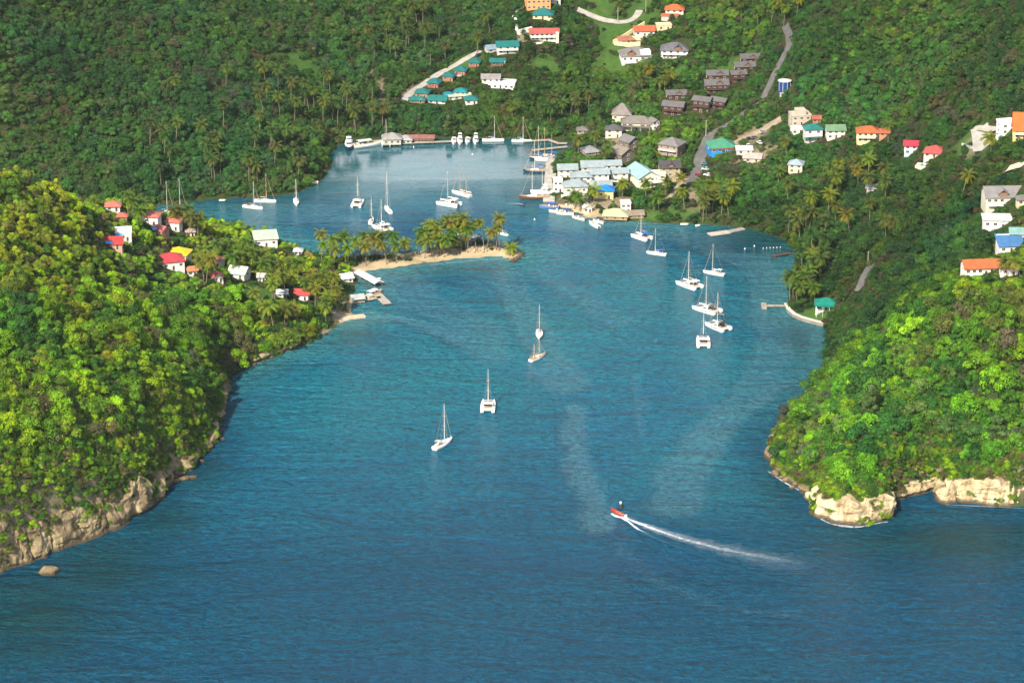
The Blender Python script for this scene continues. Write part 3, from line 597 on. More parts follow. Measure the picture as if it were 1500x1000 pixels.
house('long teal roofed pavilion with white eaves by the mangrove edge', 641, 154, 27, 1.0, 'gable', WHT, TEA, .55, -5)
house('small teal blue roof behind the long pavilion', 657, 146, 13, 1.0, 'hip', WHT, (.012, .24, .32), .8, 10)
house('teal blue hip roof above the pale terrace', 675, 142, 17, 1.0, 'hip', (.5, .45, .35), (.012, .26, .30), .7, -5)
house('long low pale green roof sloping up right of the pavilion', 672, 148, 36, .8, 'shed', (.62, .62, .52), (.56, .62, .46), .25, 14)
house('teal roofed white cottage, rightmost of the group by the mangroves', 690, 155, 18, 1.3, 'hip', WHT, TEA, .8, 5)
house('white house with grey gable roof above a white terrace', 719, 123, 26, 1.3, 'gable', (.66, .6, .55), (.34, .31, .30), .5, 0)
house('low sprawling white flat roofed house below the grey gable', 735, 132, 42, 1.0, 'flat', (.78, .77, .74), (.78, .77, .75), .5, -8)
house('villa with orange hip roofs and cream walls, highest on the grass slope', 988, 27, 27, 2, 'hip', (.7, .62, .52), (.60, .15, .05), .6, -5, name='villa', cat='villa', extra=[('front_wing', -.25, .2, -1, .9, 5, 3, (.62, .52, .45)), ('wing_roof', -.25, .1, 2, .98, 5.6, .4, (.50, .14, .06))])
house('white villa with orange red gable roof above cream garden terraces', 943, 55, 30, 1.6, 'gable', WHT, (.55, .14, .06), .5, 6, name='villa', cat='villa', balc=1)
house('cream flat roofed house at the right end of the garden terraces', 972, 46, 22, 1.2, 'flat', (.74, .62, .36), (.72, .62, .40), .5, 10)
house('low terracotta roofed cream house on the left garden terrace', 919, 66, 30, 1.0, 'gable', (.76, .64, .38), (.40, .17, .10), .4, 14)
house('large white villa with grey hip roofs and broad white terraces', 930, 92, 46, 1.7, 'hip', (.78, .76, .7), GRY, .6, 8, name='villa', cat='villa', balc=1, extra=[('terrace', .12, 2, -3.5, .8, 5, 2.6, (.78, .76, .70)), ('lower_terrace', .16, 7.5, -7, .5, 4, 2.8, (.78, .74, .66)), ('tall_wing', .3, -6, 0, .34, 6, 6.5, (.78, .76, .72))], dorm=-1)
house('white fronted villa with slate hip roof over a white retaining wall', 988, 86, 40, 2, 'hip', (.72, .69, .64), (.17, .165, .18), .6, -4, name='villa', cat='villa', dorm=.6, balc=1, extra=[('retaining_wall', -.1, 2.5, -9, .5, 1.2, 8, (.78, .75, .68)), ('pool_rim', -.1, 3.8, -1.4, .45, 1.2, .5, (.05, .14, .4))])
for lb, a, b, w_, s_, r_ in [('topmost dark timber lodge with grey dormer roof by the upper road', 1098, 96, 28, 1.7, 6), ('dark timber lodge second from the top by the upper road', 1090, 108, 30, 1.7, 6), ('narrow dark timber lodge below the two roadside lodges', 1081, 122, 22, 2.2, 10),
                  ('dark timber lodge with wide dormer roof left of the roadside three', 1050, 121, 31, 1.7, 4), ('dark timber lodge tucked just below the wide dormer lodge', 1049, 138, 34, 2.2, 4), ('tall dark timber lodge with red brown gable, bottom of the row', 1029, 167, 27, 3, -24),
                  ('brown timber lodge with sagging roof right of the tall one', 1053, 162, 24, 2, -28), ('grey roofed lodge with reddish dormer, upper of the left pair', 990, 148, 29, 1.5, 6), ('red brown gabled lodge, lower of the left pair', 987, 172, 32, 2.4, -18)]:
    house(lb, a, b, w_, s_, 'gable', LBR, (.15, .14, .14), .46, r_, name='lodge', cat='lodge', group=LG, balc=1, dorm=.5 if abs(r_) < 15 else 0)
house('broad cream resort house with long brown grey roof behind the marina', 934, 192, 46, 1.8, 'hip', (.62, .55, .42), (.22, .195, .175), .45, -10, name='resort_house', cat='resort building', porch=1)
house('steep hip roofed resort wing at the rear left of the long brown roof', 911, 179, 28, 1.8, 'hip', (.62, .56, .44), (.24, .21, .19), .7, -6, rh=4.5, name='resort_house', cat='resort building')
house('cream resort wing with dark slate roof in front on the left', 899, 203, 24, 2, 'hip', (.68, .60, .45), (.11, .105, .11), .6, -4, name='resort_house', cat='resort building')
house('bright white gable end at the right of the long brown roof', 958, 192, 13, 2, 'gy', WHT, (.22, .2, .18), 1.2, 25, name='resort_house', cat='resort building')
house('little dark roofed hut among palms above the docks', 853, 197, 15, 1, 'hip', (.35, .3, .24), (.2, .18, .17), .8, 0, name='hut', cat='hut')
house('low grey many sided pavilion among palms behind the marina', 864, 229, 24, .9, 'hip', (.25, .22, .18), (.27, .28, .29), .9, 20, name='pavilion', cat='pavilion')
house('weathered grey brown gabled house behind the pale teal marina roofs', 912, 240, 27, 2.2, 'gable', (.16, .13, .11), (.25, .215, .18), .8, -52, name='timber_house', cat='house')
house('grey gabled house between the marina gables and the resort', 922, 221, 24, 2.0, 'gable', (.17, .13, .11), (.19, .18, .18), .8, -50, name='timber_house', cat='house')
house('brown and white timber house standing alone left of the road', 984, 231, 34, 2.6, 'hip', (.30, .22, .18), (.21, .20, .195), .7, -28, name='timber_house', cat='house', balc=1, nw=3)
house('tall beige stone house with dark dormer roof by the road bend', 980, 268, 30, 3.4, 'gable', (.36, .30, .19), (.075, .07, .075), .7, 4, name='stone_house', cat='house', dorm=.2)
PK = (.66, .60, .54)
for lb, a, b, w_, s_, k_, r_ in [('pale teal roofed marina building at the rear left near the quay', 831, 263, 28, 2.3, 'gable', 3), ('pale teal roofed marina building second in the rear row', 867, 259, 32, 2.3, 'gable', 3), ('pale teal roofed marina building third in the rear row', 897, 256, 24, 2.3, 'gable', 3),
                   ('pale teal hip roofed marina building in the middle row on the left', 851, 274, 30, 2.2, 'hip', 3), ('pale teal roofed marina building in the centre of the block', 878, 270, 27, 2.3, 'gable', 3), ('pale teal roofed pinkish marina building beside the big gable', 907, 267, 25, 2.2, 'gable', 3),
                   ('broad front marina building with low pale teal roof facing the palms', 842, 286, 36, 1.9, 'hip', 8), ('low front marina building behind the blue roofed house', 881, 281, 28, 1.3, 'gable', 3)]:
    house(lb, a, b, w_, s_, k_, PK, PTE, .58, r_, name='marina_building', cat='marina building', group='pale teal roofed marina buildings', lim=3)
house('big marina hall with long teal roof and cream scrolled gable front', 941, 278, 40, 2.6, 'gy', (.78, .72, .56), (.30, .48, .49), 1.25, 22, name='marina_hall', cat='marina building', nw=4, balc=1)
house('cream flat roofed annex with terrace right of the marina gable', 962, 274, 24, 2.6, 'flat', (.76, .70, .54), (.7, .64, .5), .6, 8, name='marina_annex', cat='marina building')
house('white flat roofed block with square dark window at the quay corner', 817, 282, 13, 2.6, 'flat', (.74, .71, .68), (.7, .7, .68), .9, 3, name='marina_block', cat='marina building', nw=2)
house('yellow house under a vivid blue hip roof in front of the marina', 887, 292, 25, 1.9, 'hip', (.76, .62, .24), BLU, .7, -6)
house('small pale gabled hut near the moored motor boats', 860, 313, 13, 1.3, 'gy', (.68, .62, .48), (.62, .6, .52), .9, 10, name='hut', cat='hut')
house('dark roofed shed behind the small pale hut', 851, 303, 16, 1.0, 'gable', (.3, .24, .2), (.2, .13, .11), .6, 10, name='shed', cat='shed')
house('white two level kiosk behind the green roofed restaurant', 916, 312, 15, 2, 'flat', WHT, WHT, .8, 4, name='kiosk', cat='kiosk')
house('waterside restaurant with wide pale lime green roof on stilts', 902, 325, 36, 1.1, 'hip', (.40, .22, .12), (.50, .58, .30), .6, -6, stilt=.3, name='restaurant', cat='restaurant', lim=3)
house('brown roofed timber annex right of the lime green restaurant', 929, 323, 26, 1.0, 'gable', (.34, .22, .13), (.27, .21, .16), .5, 8, stilt=.2, name='restaurant_annex', cat='restaurant', lim=3)
house('green hip roofed bar with bright blue and red walls beside the road', 1056, 226, 40, 1.5, 'hip', (.03, .22, .55), GRN_, .7, 8, name='bar', cat='bar', extra=[('red_fascia', 0, .15, 2.6, .98, .3, .7, (.45, .05, .08))])
house('white stall with teal awning right of the green roofed bar', 1090, 227, 22, 1.0, 'shed', WHT, (.75, .74, .72), .6, 0, name='stall', cat='stall')
house('low beige flat roofed building below the car park', 1102, 240, 26, 1.0, 'shed', (.52, .45, .34), (.55, .5, .44), .6, -8, name='store', cat='shop')
house('raw beige concrete building in stepped blocks at the top of the dirt road', 1171, 186, 30, 2.2, 'flat', (.46, .40, .32), (.48, .43, .36), .6, 10, name='concrete_building', cat='building', extra=[('upper_block', 0, -6, 5.5, .5, 5.5, 3, (.5, .44, .36)), ('front_block', -.2, .2, -3, .7, 4, 3.4, (.44, .38, .30))])
house('small red roofed annex right of the raw concrete building', 1196, 182, 11, 1.2, 'gable', (.36, .16, .11), (.40, .12, .08), .8, 0, name='annex')
house('little white box house below the raw concrete building', 1167, 197, 18, 1.0, 'flat', WHT, WHT, .7, 5)
house('three storey white house with teal roofs stepped over each floor', 1190, 209, 26, 3, 'hip', WHT, TEA, .6, 8, balc=1, extra=[('lower_roof', -.12, 0.1, 2.7, 1.0, 1.8, .2, TEA)])
house('white house under a dull green gable roof beside the teal one', 1223, 205, 27, 2, 'gable', (.70, .66, .56), (.16, .28, .16), .6, 4)
house('yellow two storey villa with orange hip roof on the middle slope', 1271, 210, 33, 2.3, 'hip', (.78, .66, .34), ORG, .6, -3, name='villa', cat='villa', nw=4, balc=1)
house('low red orange house right of the yellow villa', 1297, 202, 19, 1.0, 'hip', (.5, .24, .14), (.55, .13, .07), .8, -8)
house('cream house with pale blue grey roof wrapped in trees', 1166, 256, 22, 2, 'hip', (.66, .56, .38), (.34, .42, .48), .7, -14)
house('pale blue house under a bright red gable roof on the tree slope', 1334, 227, 20, 2, 'gable', (.50, .62, .66), (.60, .05, .08), .7, -8)
house('broad red roofed bungalow above a small turquoise pool deck', 1370, 233, 33, 1.0, 'hip', (.62, .56, .48), (.58, .10, .09), .7, -16)
house('small grey tin roof nearly lost in the trees of the right slope', 1278, 281, 17, .8, 'gable', (.5, .5, .48), (.48, .5, .5), .6, -12)
house('white and pale blue block house left of the orange roof at the right edge', 1473, 198, 24, 2.2, 'flat', (.66, .72, .74), (.7, .75, .78), .7, 14)
house('large orange roofed house with yellow columns cut by the right edge', 1499, 206, 32, 2, 'gable', (.72, .55, .2), (.58, .12, .02), .7, -6, rh=6, balc=1)
house('wide grey gabled house with pale dormer on the right ridge', 1468, 301, 56, 1.7, 'gable', (.60, .55, .45), (.26, .245, .24), .55, 3, dorm=-.3, balc=1, nw=6)
house('cream bungalow cut by the right edge beside the grey gabled house', 1498, 303, 18, 1.2, 'hip', (.7, .58, .36), (.2, .18, .17), .8, 0)
house('long white flat roofed house on the right ridge above the blue roof', 1462, 337, 45, 1.6, 'shed', (.76, .73, .68), (.76, .74, .71), .4, -3, nw=4, rh=.8)
house('cream house with teal grey roof cut by the right edge', 1493, 351, 28, 1.2, 'gable', (.66, .58, .4), (.22, .38, .38), .6, -4)
house('white house with broad blue roof below the teal grey one', 1478, 371, 36, 1.2, 'shed', (.70, .68, .66), (.07, .20, .42), .6, 5, rh=2.8)
house('long white villa with three orange roofs at the headland top', 1436, 404, 54, 1.5, 'gable', (.74, .69, .62), ORG, .45, 6, name='villa', cat='villa', porch=0, balc=1, nw=6, extra=[('terrace', -.1, 2.2, -2.5, .8, 3.5, 1.9, (.66, .6, .48))])
house('orange roofed white cottage at the right end of the headland villa', 1477, 405, 26, 1.5, 'hip', (.74, .69, .62), ORG, .7, -4)
house('white house with green hip roof behind the curved sea wall', 1210, 456, 32, 1.1, 'hip', WHT, (.01, .25, .18), .6, -6, porch=1)
for lb, a, b, w_, s_, k_, wc, rc, r_ in [('pale red roofed white cottage, highest of the left village', 166, 311, 21, 1.2, 'hip', WHT, (.55, .17, .13), 5), ('small red roof below the highest village cottage', 179, 325, 14, 1.2, 'hip', (.5, .3, .24), (.55, .15, .11), 0), ('white cottage with pale red roof, left of the upper village pair', 223, 331, 24, 1.9, 'hip', WHT, (.56, .17, .12), -8),
        ('white cottage with pale red roof, right of the upper village pair', 255, 339, 22, 1.9, 'hip', WHT, (.56, .17, .12), -8), ('long pale red roof between the upper village pair and the blue awning house', 237, 347, 18, 1.2, 'gable', (.45, .2, .16), (.52, .15, .13), -35), ('white house with a blue awning in the left village', 181, 354, 25, 1.7, 'flat', WHT, (.75, .76, .78), 8),
        ('wide red roofed house below the blue awning house', 166, 366, 28, 1.2, 'gable', (.5, .3, .22), (.48, .055, .05), 4), ('small pale pink house among palms in the left village', 279, 348, 13, 1.2, 'hip', (.6, .5, .42), (.45, .34, .28), 10), ('village house under a bright yellow hip roof', 263, 382, 31, 1.2, 'hip', WHT, YLW, -12),
        ('white village house with deep red roof below the yellow one', 252, 398, 36, 1.8, 'hip', WHT, (.50, .05, .06), 16), ('small orange and white house right of the deep red roof', 281, 407, 15, 1.4, 'gable', WHT, (.55, .22, .12), 20), ('white cottage with faded red roof among tall palms', 319, 393, 17, 1.6, 'hip', WHT, (.5, .2, .16), -20),
        ('white cottage with red roof below the palm row', 318, 415, 17, 1.3, 'gy', WHT, (.58, .12, .08), 20), ('white house with pale green roof at the village lawn', 351, 410, 28, 1.3, 'gable', WHT, (.55, .68, .52), -18), ('white cottage with red gable roof nearest the left beach', 443, 441, 20, 1.4, 'gable', WHT, (.56, .08, .08), -4),
        ('large pale green roofed house standing apart near the lagoon', 389, 362, 35, 1.6, 'shed', (.66, .66, .62), PGR, 10), ('small white hut among the palms by the village lawn', 384, 414, 11, 1.2, 'gable', WHT, WHT, 0), ('small white roofed shed left of the beach cottage', 414, 437, 14, 1.0, 'gable', WHT, (.7, .72, .72), 0),
        ('white roofed hut behind the left dock', 507, 414, 18, .9, 'gable', WHT, (.68, .74, .74), 22), ('pale grey roofed hut at the foot of the spit', 437, 374, 11, 1.0, 'hip', WHT, (.5, .56, .58), 0), ('aqua roofed beach hut among the spit palms', 584, 367, 12, 1.0, 'gable', (.5, .6, .6), (.30, .62, .62), 10)]:
    t_ = house(lb, a, b, w_, s_, k_, wc, rc, .75, r_, group='houses of the left village' if a < 480 else None)
    if 'blue awning' in lb: MB().add([(-3.4, -4.7, 3.2), (0, -4.7, 3.2), (0, -2.9, 3.8), (-3.4, -2.9, 3.8), (-3.4, -4.7, 3.1), (0, -4.7, 3.1), (0, -2.9, 3.7), (-3.4, -2.9, 3.7)], [(0,1,2,3),(7,6,5,4),(0,4,5,1),(1,5,6,2),(3,2,6,7),(0,3,7,4)]).build('awning', surf((.08, .38, .72), 'awning_cloth', .7, .1, 1), t_)
# the marina hall's scrolled gable ornament, water tank, pool deck
def tank():
    x, y, z = G(1150, 136); rt = empty('water_tank', (x, y + 4, z), 0, 'round blue steel water tank with white conical roof beside the road', 'water tank')
    bl = surf((.015, .06, .22), 'blue_steel', .45, .25, .4, stripes=.9); r_ = 3.5
    MB().tube([(0, 0, -2), (0, 0, 5.4)], r_, 28).build('tank_wall', bl, rt)
    MB().tube([(0, 0, 5.42), (0, 0, 5.6), (0, 0, 6.5)], [r_ + .25, r_ + .25, .2], 28).build('tank_roof', surf((.62, .58, .52), 'tank_roof_paint', .6, .2, .5), rt)
    mb = MB()
    for k in range(4): q = R(-150 + 40 * k); mb.box(((r_ + .06) * math.cos(q), (r_ + .06) * math.sin(q), 2.7), (.12, .16, 5.4), 0, q)
    mb.build('ribs', trim, rt); CLEAR.append((x, y + 4, 5)); LOW.append((1138, 112, 1162, 136, y)); MB().box((1.5, -6, -1.2), (9, 3, 2.6)).build('base_slab', concrete, rt)
tank()
x, y, z = G(1354, 243); rt = empty('pool_deck', (x, y, z), R(-20), 'small turquoise pool in a pale deck below the red bungalow', 'pool')
MB().box((0, 0, -1), (8, 6, 2.6)).build('deck', surf((.6, .52, .42), 'deck_tiles', .8, .2, .6), rt); MB().box((.6, -.4, .302), (4.6, 3, .05)).build('pool_water', surf((.03, .34, .40), 'pool_water', .08, .1, .5, spec=.6), rt); CLEAR.append((x, y, 5)); LOW.append((1344, 236, 1363, 246, y - 2))
# cars: parked and on the roads
def car(px, py, col, label, rot, group=None):
    x, y, z = G(px, py); rt = empty('parked_car', (x, y, float(H(x, y)) + .28), R(rot), label, 'car', group); m_ = surf(col, 'car_paint', .3, .08, 1, spec=.5)
    pr = [(-2.1, .35), (-2.1, .85), (-1.5, .95), (1.0, .95), (2.0, .78), (2.1, .4)]
    MB().loft([[(sx, a, b) for a, b in pr] for sx in (-.85, .85)], close=True).build('body', m_, rt)
    cb = [(-1.7, .94), (-1.35, 1.45), (.2, 1.45), (.95, .94)]
    cm = MB().loft([[(sx, a, b) for a, b in cb] for sx in (-.74, .74)], close=True).build('cabin_glass', glass, rt); MB().box((0, -.57, 1.47), (1.4, 1.5, .06)).build('car_roof', m_, rt)
    for sx in (-1, 1):
        for yy in (-1.3, 1.3): MB().tube([(sx * .72, yy, .33), (sx * .92, yy, .33)], .33, 10).build('wheel', surf((.02, .02, .02), 'tyre_rubber', .9, .1, 1), rt)
    u, v = proj(x, y, z); LOW.append((u - 6, v - 6, u + 6, v + 1, y)); CLEAR.append((x, y, 2.6))
car(1022, 258, (.35, .02, .03), 'red car at the lower end of the right road', 20)
car(1033, 250, (.5, .55, .58), 'silver car beside the lower right road', 80); car(1036, 259, (.7, .7, .7), 'white car parked at the road foot near the palms', 60); car(1032, 243, (.04, .2, .22), 'dark teal car parked beside the road bend', 75)
car(1098, 206, (.03, .03, .04), 'black car parked on the dirt road above the bar', -60); car(1105, 204, (.12, .13, .14), 'dark grey car behind the black one on the dirt road', -60); car(1118, 196, (.4, .42, .45), 'silver car highest on the dirt road', -55)
car(1112, 212, (.72, .72, .7), 'white car at the car park above the beige shop', 20); car(1096, 216, (.7, .7, .68), 'white car behind the white stall', 0); car(701, 83, (.05, .05, .07), 'dark car at the top of the cottage lane', -40)
# ------------------------------------------------------------------ boats
bw = surf((.80, .79, .76), 'white_gelcoat', .3, .08, .8, spec=.5); teak = surf((.42, .28, .16), 'teak_deck', .7, .25, 1.2); alu = surf((.62, .60, .56), 'aluminium_mast', .4, .1, 1); wmast = surf((.52, .34, .18), 'varnished_mast', .4, .15, 1)
blue_c = surf((.02, .10, .42), 'blue_canvas', .8, .15, 1); tan_c = surf((.42, .33, .22), 'tan_canvas', .8, .15, 1); navy = surf((.015, .03, .08), 'navy_paint', .35, .15, 1, spec=.5); wire = surf((.30, .27, .23), 'rigging_wire', .5, .1, 1); rubber = surf((.10, .10, .11), 'grey_rubber', .7, .15, 1)
black_c = surf((.03, .03, .035), 'black_canvas', .8, .2, 1); cloth = surf((.72, .70, .64), 'sail_cloth', .8, .1, 1)
def hull_mb(L, B, fb, sheer=.25, stern=.72, fine=2.2, dx=0.0, draft=.5):
    secs = []
    for k in range(13):
        t_ = k / 12; y = (t_ - .5) * L
        b = B / 2 * (stern + (1 - stern) * min(1, t_ / .38)) if t_ < .38 else B / 2 * max(.02, 1 - ((t_ - .38) / .62) ** fine)
        z = fb * (1 + sheer * (abs(t_ - .35) / .65) ** 2); yb = y + (.0 if t_ < .7 else (t_ - .7) * .22 * L * .5)
        secs.append([(dx - b, yb, z), (dx - b * 1.0, yb - 0, z * .45), (dx - b * .78, y, -.05), (dx - b * .3, y * .97, -draft), (dx + b * .3, y * .97, -draft), (dx + b * .78, y, -.05), (dx + b, yb - 0, z * .45), (dx + b, yb, z)])
    return MB().loft(secs, close=True), secs
def rig(rt, L, my, mh, bz, mast_m, cover, masts=1, sp=True, z0=1.0):
    """mast with spreaders, boom under a sail cover, furled jib and wires"""
    for q in range(masts):
        yy = my - q * L * .34; hh = mh * (1 if q == 0 else .82)
        mm = MB().tube([(0, yy, z0), (0, yy, hh)], [.15, .10], 6).build('mast', mast_m, rt)
        if sp:
            for f in (.45, .7): MB().tube([(-.95, yy - .1, hh * f), (.95, yy - .1, hh * f)], .04, 4).build('spreader', mast_m, mm)
        bm = MB().tube([(0, yy - .2, bz), (0, yy - L * .30, bz + .15)], .09, 6).build('boom', mast_m, rt)
        MB().tube([(0, yy - .35, bz + .22), (0, yy - L * .15, bz + .3), (0, yy - L * .29, bz + .32)], [.22, .17, .1], 7).build('sail_cover', cover, bm)
    w = MB(); top = (0, my, mh * .99)
    w.tube([top, (0, -L * .49, 1.2)], .03, 4)
    for sx in (-1, 1): w.tube([top, (sx * L * .15, my - .3, 1.1)], .03, 4); w.tube([(0, my, mh * .6), (sx * L * .14, my - .1, 1.1)], .03, 4)
    if masts > 1:
        y2 = my - L * .34; w.tube([(0, y2, mh * .81), top], .03, 4)
        for sx in (-1, 1): w.tube([(0, y2, mh * .81), (sx * L * .13, y2 - .3, 1.1)], .03, 4)
    w.build('rigging', wire, rt)
    MB().tube([(0, L * .47, 1.5), (0, my + (L * .47 - my) * .5, mh * .5), (0, my + .15, mh * .95)], [.06, .07, .03], 6).build('furled_sail', tan_c, rt)
def place(x, y, head, name, label, cat, group): return empty(name, (x, y, 0), -R(head), label, cat, group)
def sailboat(px, py, head, L, label, mh=None, hull=bw, cover=blue_c, bim=None, mast=alu, masts=1, group='sailing yachts in the bay', deck=bw, stripe=None):
    L *= .9 if py < 340 else .96
    x, y = P(px, py); rt = place(x, y, head, 'sailing_yacht', label, 'sailboat', group); B = L * .29; fb = L * .085 + .15; mh = mh or L * 1.35
    mb, secs = hull_mb(L, B, fb); mb.build('hull', hull, rt)
    dk = MB(); dk.loft([[(s[0][0] * .97, s[0][1] - .02, s[0][2] + .012), (s[7][0] * .97, s[7][1] - .02, s[7][2] + .012)] for s in secs], cap0=False, cap1=False); dk.build('deck', deck, rt)
    ca = MB(); f = fb; c0, c1 = -L * .08, L * .24
    ca.loft([[(-B*.30, c0, f), (-B*.27, c0, f + .55), (B*.27, c0, f + .55), (B*.30, c0, f)], [(-B*.26, L*.1, f), (-B*.23, L*.1, f + .5), (B*.23, L*.1, f + .5), (B*.26, L*.1, f)], [(-B*.13, c1, f), (-B*.1, c1, f + .22), (B*.1, c1, f + .22), (B*.13, c1, f)]]); cb = ca.build('cabin', bw, rt)
    for sx in (-1, 1): MB().add([(sx * (B*.297+.02), c0 + .2, f + .16), (sx * (B*.258+.02), L*.1, f + .14), (sx * (B*.245+.02), L*.1, f + .38), (sx * (B*.283+.02), c0 + .2, f + .42)], [(0, 1, 2, 3)]).build('window', glass, cb)
    ck = MB(); ck.box((0, -L * .25, f + .03), (B * .42, L * .26, .05)); ck.build('cockpit', teak, rt); MB().tube([(0, -L*.31, f + .1), (0, -L*.31, f + .8)], .05, 5).box((0, -L*.31, f + .85), (.8, .06, .8)).build('wheel_pedestal', trim, rt)
    if stripe: MB().loft([[(s[0][0] * 1.012, s[0][1], s[0][2] * .72), (s[0][0] * 1.012, s[0][1], s[0][2] * .88)] for s in secs[:-1]], cap0=False, cap1=False).loft([[(s[7][0] * 1.012, s[7][1], s[7][2] * .72), (s[7][0] * 1.012, s[7][1], s[7][2] * .88)] for s in secs[:-1]], cap0=False, cap1=False).build('sheer_stripe', stripe, rt)
    rig(rt, L, L * .08, mh, fb + 1.35, mast, cover, masts, z0=fb)
    if bim:
        b_ = MB().loft([[(-B*.36, yy, f + 1.9 + zz), (0, yy, f + 2.1 + zz), (B*.36, yy, f + 1.9 + zz), (B*.36, yy, f + 1.84 + zz), (0, yy, f + 2.04 + zz), (-B*.36, yy, f + 1.84 + zz)] for yy, zz in ((-L*.36, 0), (-L*.28, .08), (-L*.18, 0))], close=True)
        for sx in (-1, 1): b_.tube([(sx * B*.36, -L*.27, f), (sx * B*.36, -L*.27, f + 1.85)], .03, 4)
        b_.build('bimini', bim, rt)
    MB().tube([(0, L*.48, fb * 1.3), (0, L*.48, fb * 1.3 + .6), (-B*.1, L*.42, fb * 1.25 + .6), (B*.1, L*.42, fb*1.25 + .6), (0, L*.48, fb*1.3 + .6)], .025, 4).build('pulpit', alu, rt)
    return rt
def catamaran(px, py, head, L, label, mh=None, top=bw, cover=cloth, glassm=glass, group='catamarans in the bay'):
    L *= .9 if py < 340 else .95
    x, y = P(px, py); rt = place(x, y, head, 'sailing_catamaran', label, 'catamaran', group); B = L * .54; hb = L * .14; mh = mh or L * 1.45; fb = 1.55
    for sx in (-1, 1):
        h_, secs = hull_mb(L, hb, fb, .12, .86, 2.4, sx * (B - hb) / 2, .5); hu = h_.build('hull', bw, rt)
        MB().add([(sx * (B / 2 + .015), -L*.2, .75), (sx * (B / 2 + .015), L*.12, .75), (sx * (B / 2 + .015), L*.12, 1.05), (sx * (B / 2 + .015), -L*.2, 1.05)], [(0,1,2,3)]).build('hull_window', glass, hu)
        MB().box((sx * (B - hb) / 2, -L*.47, .55), (hb * .7, L*.09, .5)).build('stern_step', bw, hu)
    iw = B - 2 * hb + .3
    MB().loft([[(-iw/2, yy, .75), (iw/2, yy, .75), (iw/2, yy, zt), (-iw/2, yy, zt)] for yy, zt in ((-L*.44, 1.35), (-L*.15, fb), (L*.12, fb + .02), (L*.2, fb - .1))], close=True).build('bridge_deck', bw, rt)
    MB().box((0, L*.31, fb - .12), (iw, L*.21, .04)).build('trampoline', surf((.16, .16, .17), 'netting', .9, .2, 2), rt)
    MB().tube([(-(B-hb)/2, L*.43, fb), ((B-hb)/2, L*.43, fb)], .1, 6).build('crossbeam', alu, rt)
    sw = B * .36; z = fb
    sal = MB().loft([[(-sw, yy, z), (-sw * .93, yy, z + zt), (sw * .93, yy, z + zt), (sw, yy, z)] for yy, zt in ((-L*.16, 1.15), (L*.02, 1.1), (L*.13, .55), (L*.2, .1))]).build('saloon', bw, rt)
    for sx in (-1, 1): MB().add([(sx * (sw + .0), -L*.14, z + .35), (sx * (sw + .0), L*.06, z + .3), (sx * sw * .96, L*.03, z + .85), (sx * sw * .96, -L*.14, z + .9)], [(0,1,2,3)]).build('window', glassm, sal)
    MB().add([(-sw*.85, L*.155, z + .48), (sw*.85, L*.155, z + .48), (sw*.85, L*.05, z + 1.08), (-sw*.85, L*.05, z + 1.08)], [(0,1,2,3)]).build('windscreen', glassm, sal)
    MB().add([(-sw*.86, -L*.162, z + .08), (sw*.86, -L*.162, z + .08), (sw*.84, -L*.162, z + 1.05), (-sw*.84, -L*.162, z + 1.05)], [(0,1,2,3)]).build('saloon_doors', glassm, sal)
    hd = MB().box((0, -L*.26, z + 1.95), (sw * 1.9, L*.22, .1))
    for sx in (-1, 1): hd.tube([(sx * sw * .85, -L*.36, z), (sx * sw * .85, -L*.36, z + 1.9)], .05, 5); hd.tube([(sx * sw * .85, -L*.16, z + 1), (sx * sw * .85, -L*.16, z + 1.9)], .05, 5)
    hd.build('bimini_top', top, rt)
    MB().box((0, -L*.28, z - .02), (sw * 1.7, L*.2, .06)).build('cockpit', teak, rt)
    MB().box((0, -L*.43, 1.55), (iw * .95, .15, .5)).build('transom', bw, rt)
    rig(rt, L, L*.06, mh, z + 2.5, alu, cover, z0=z + .8)
    return rt
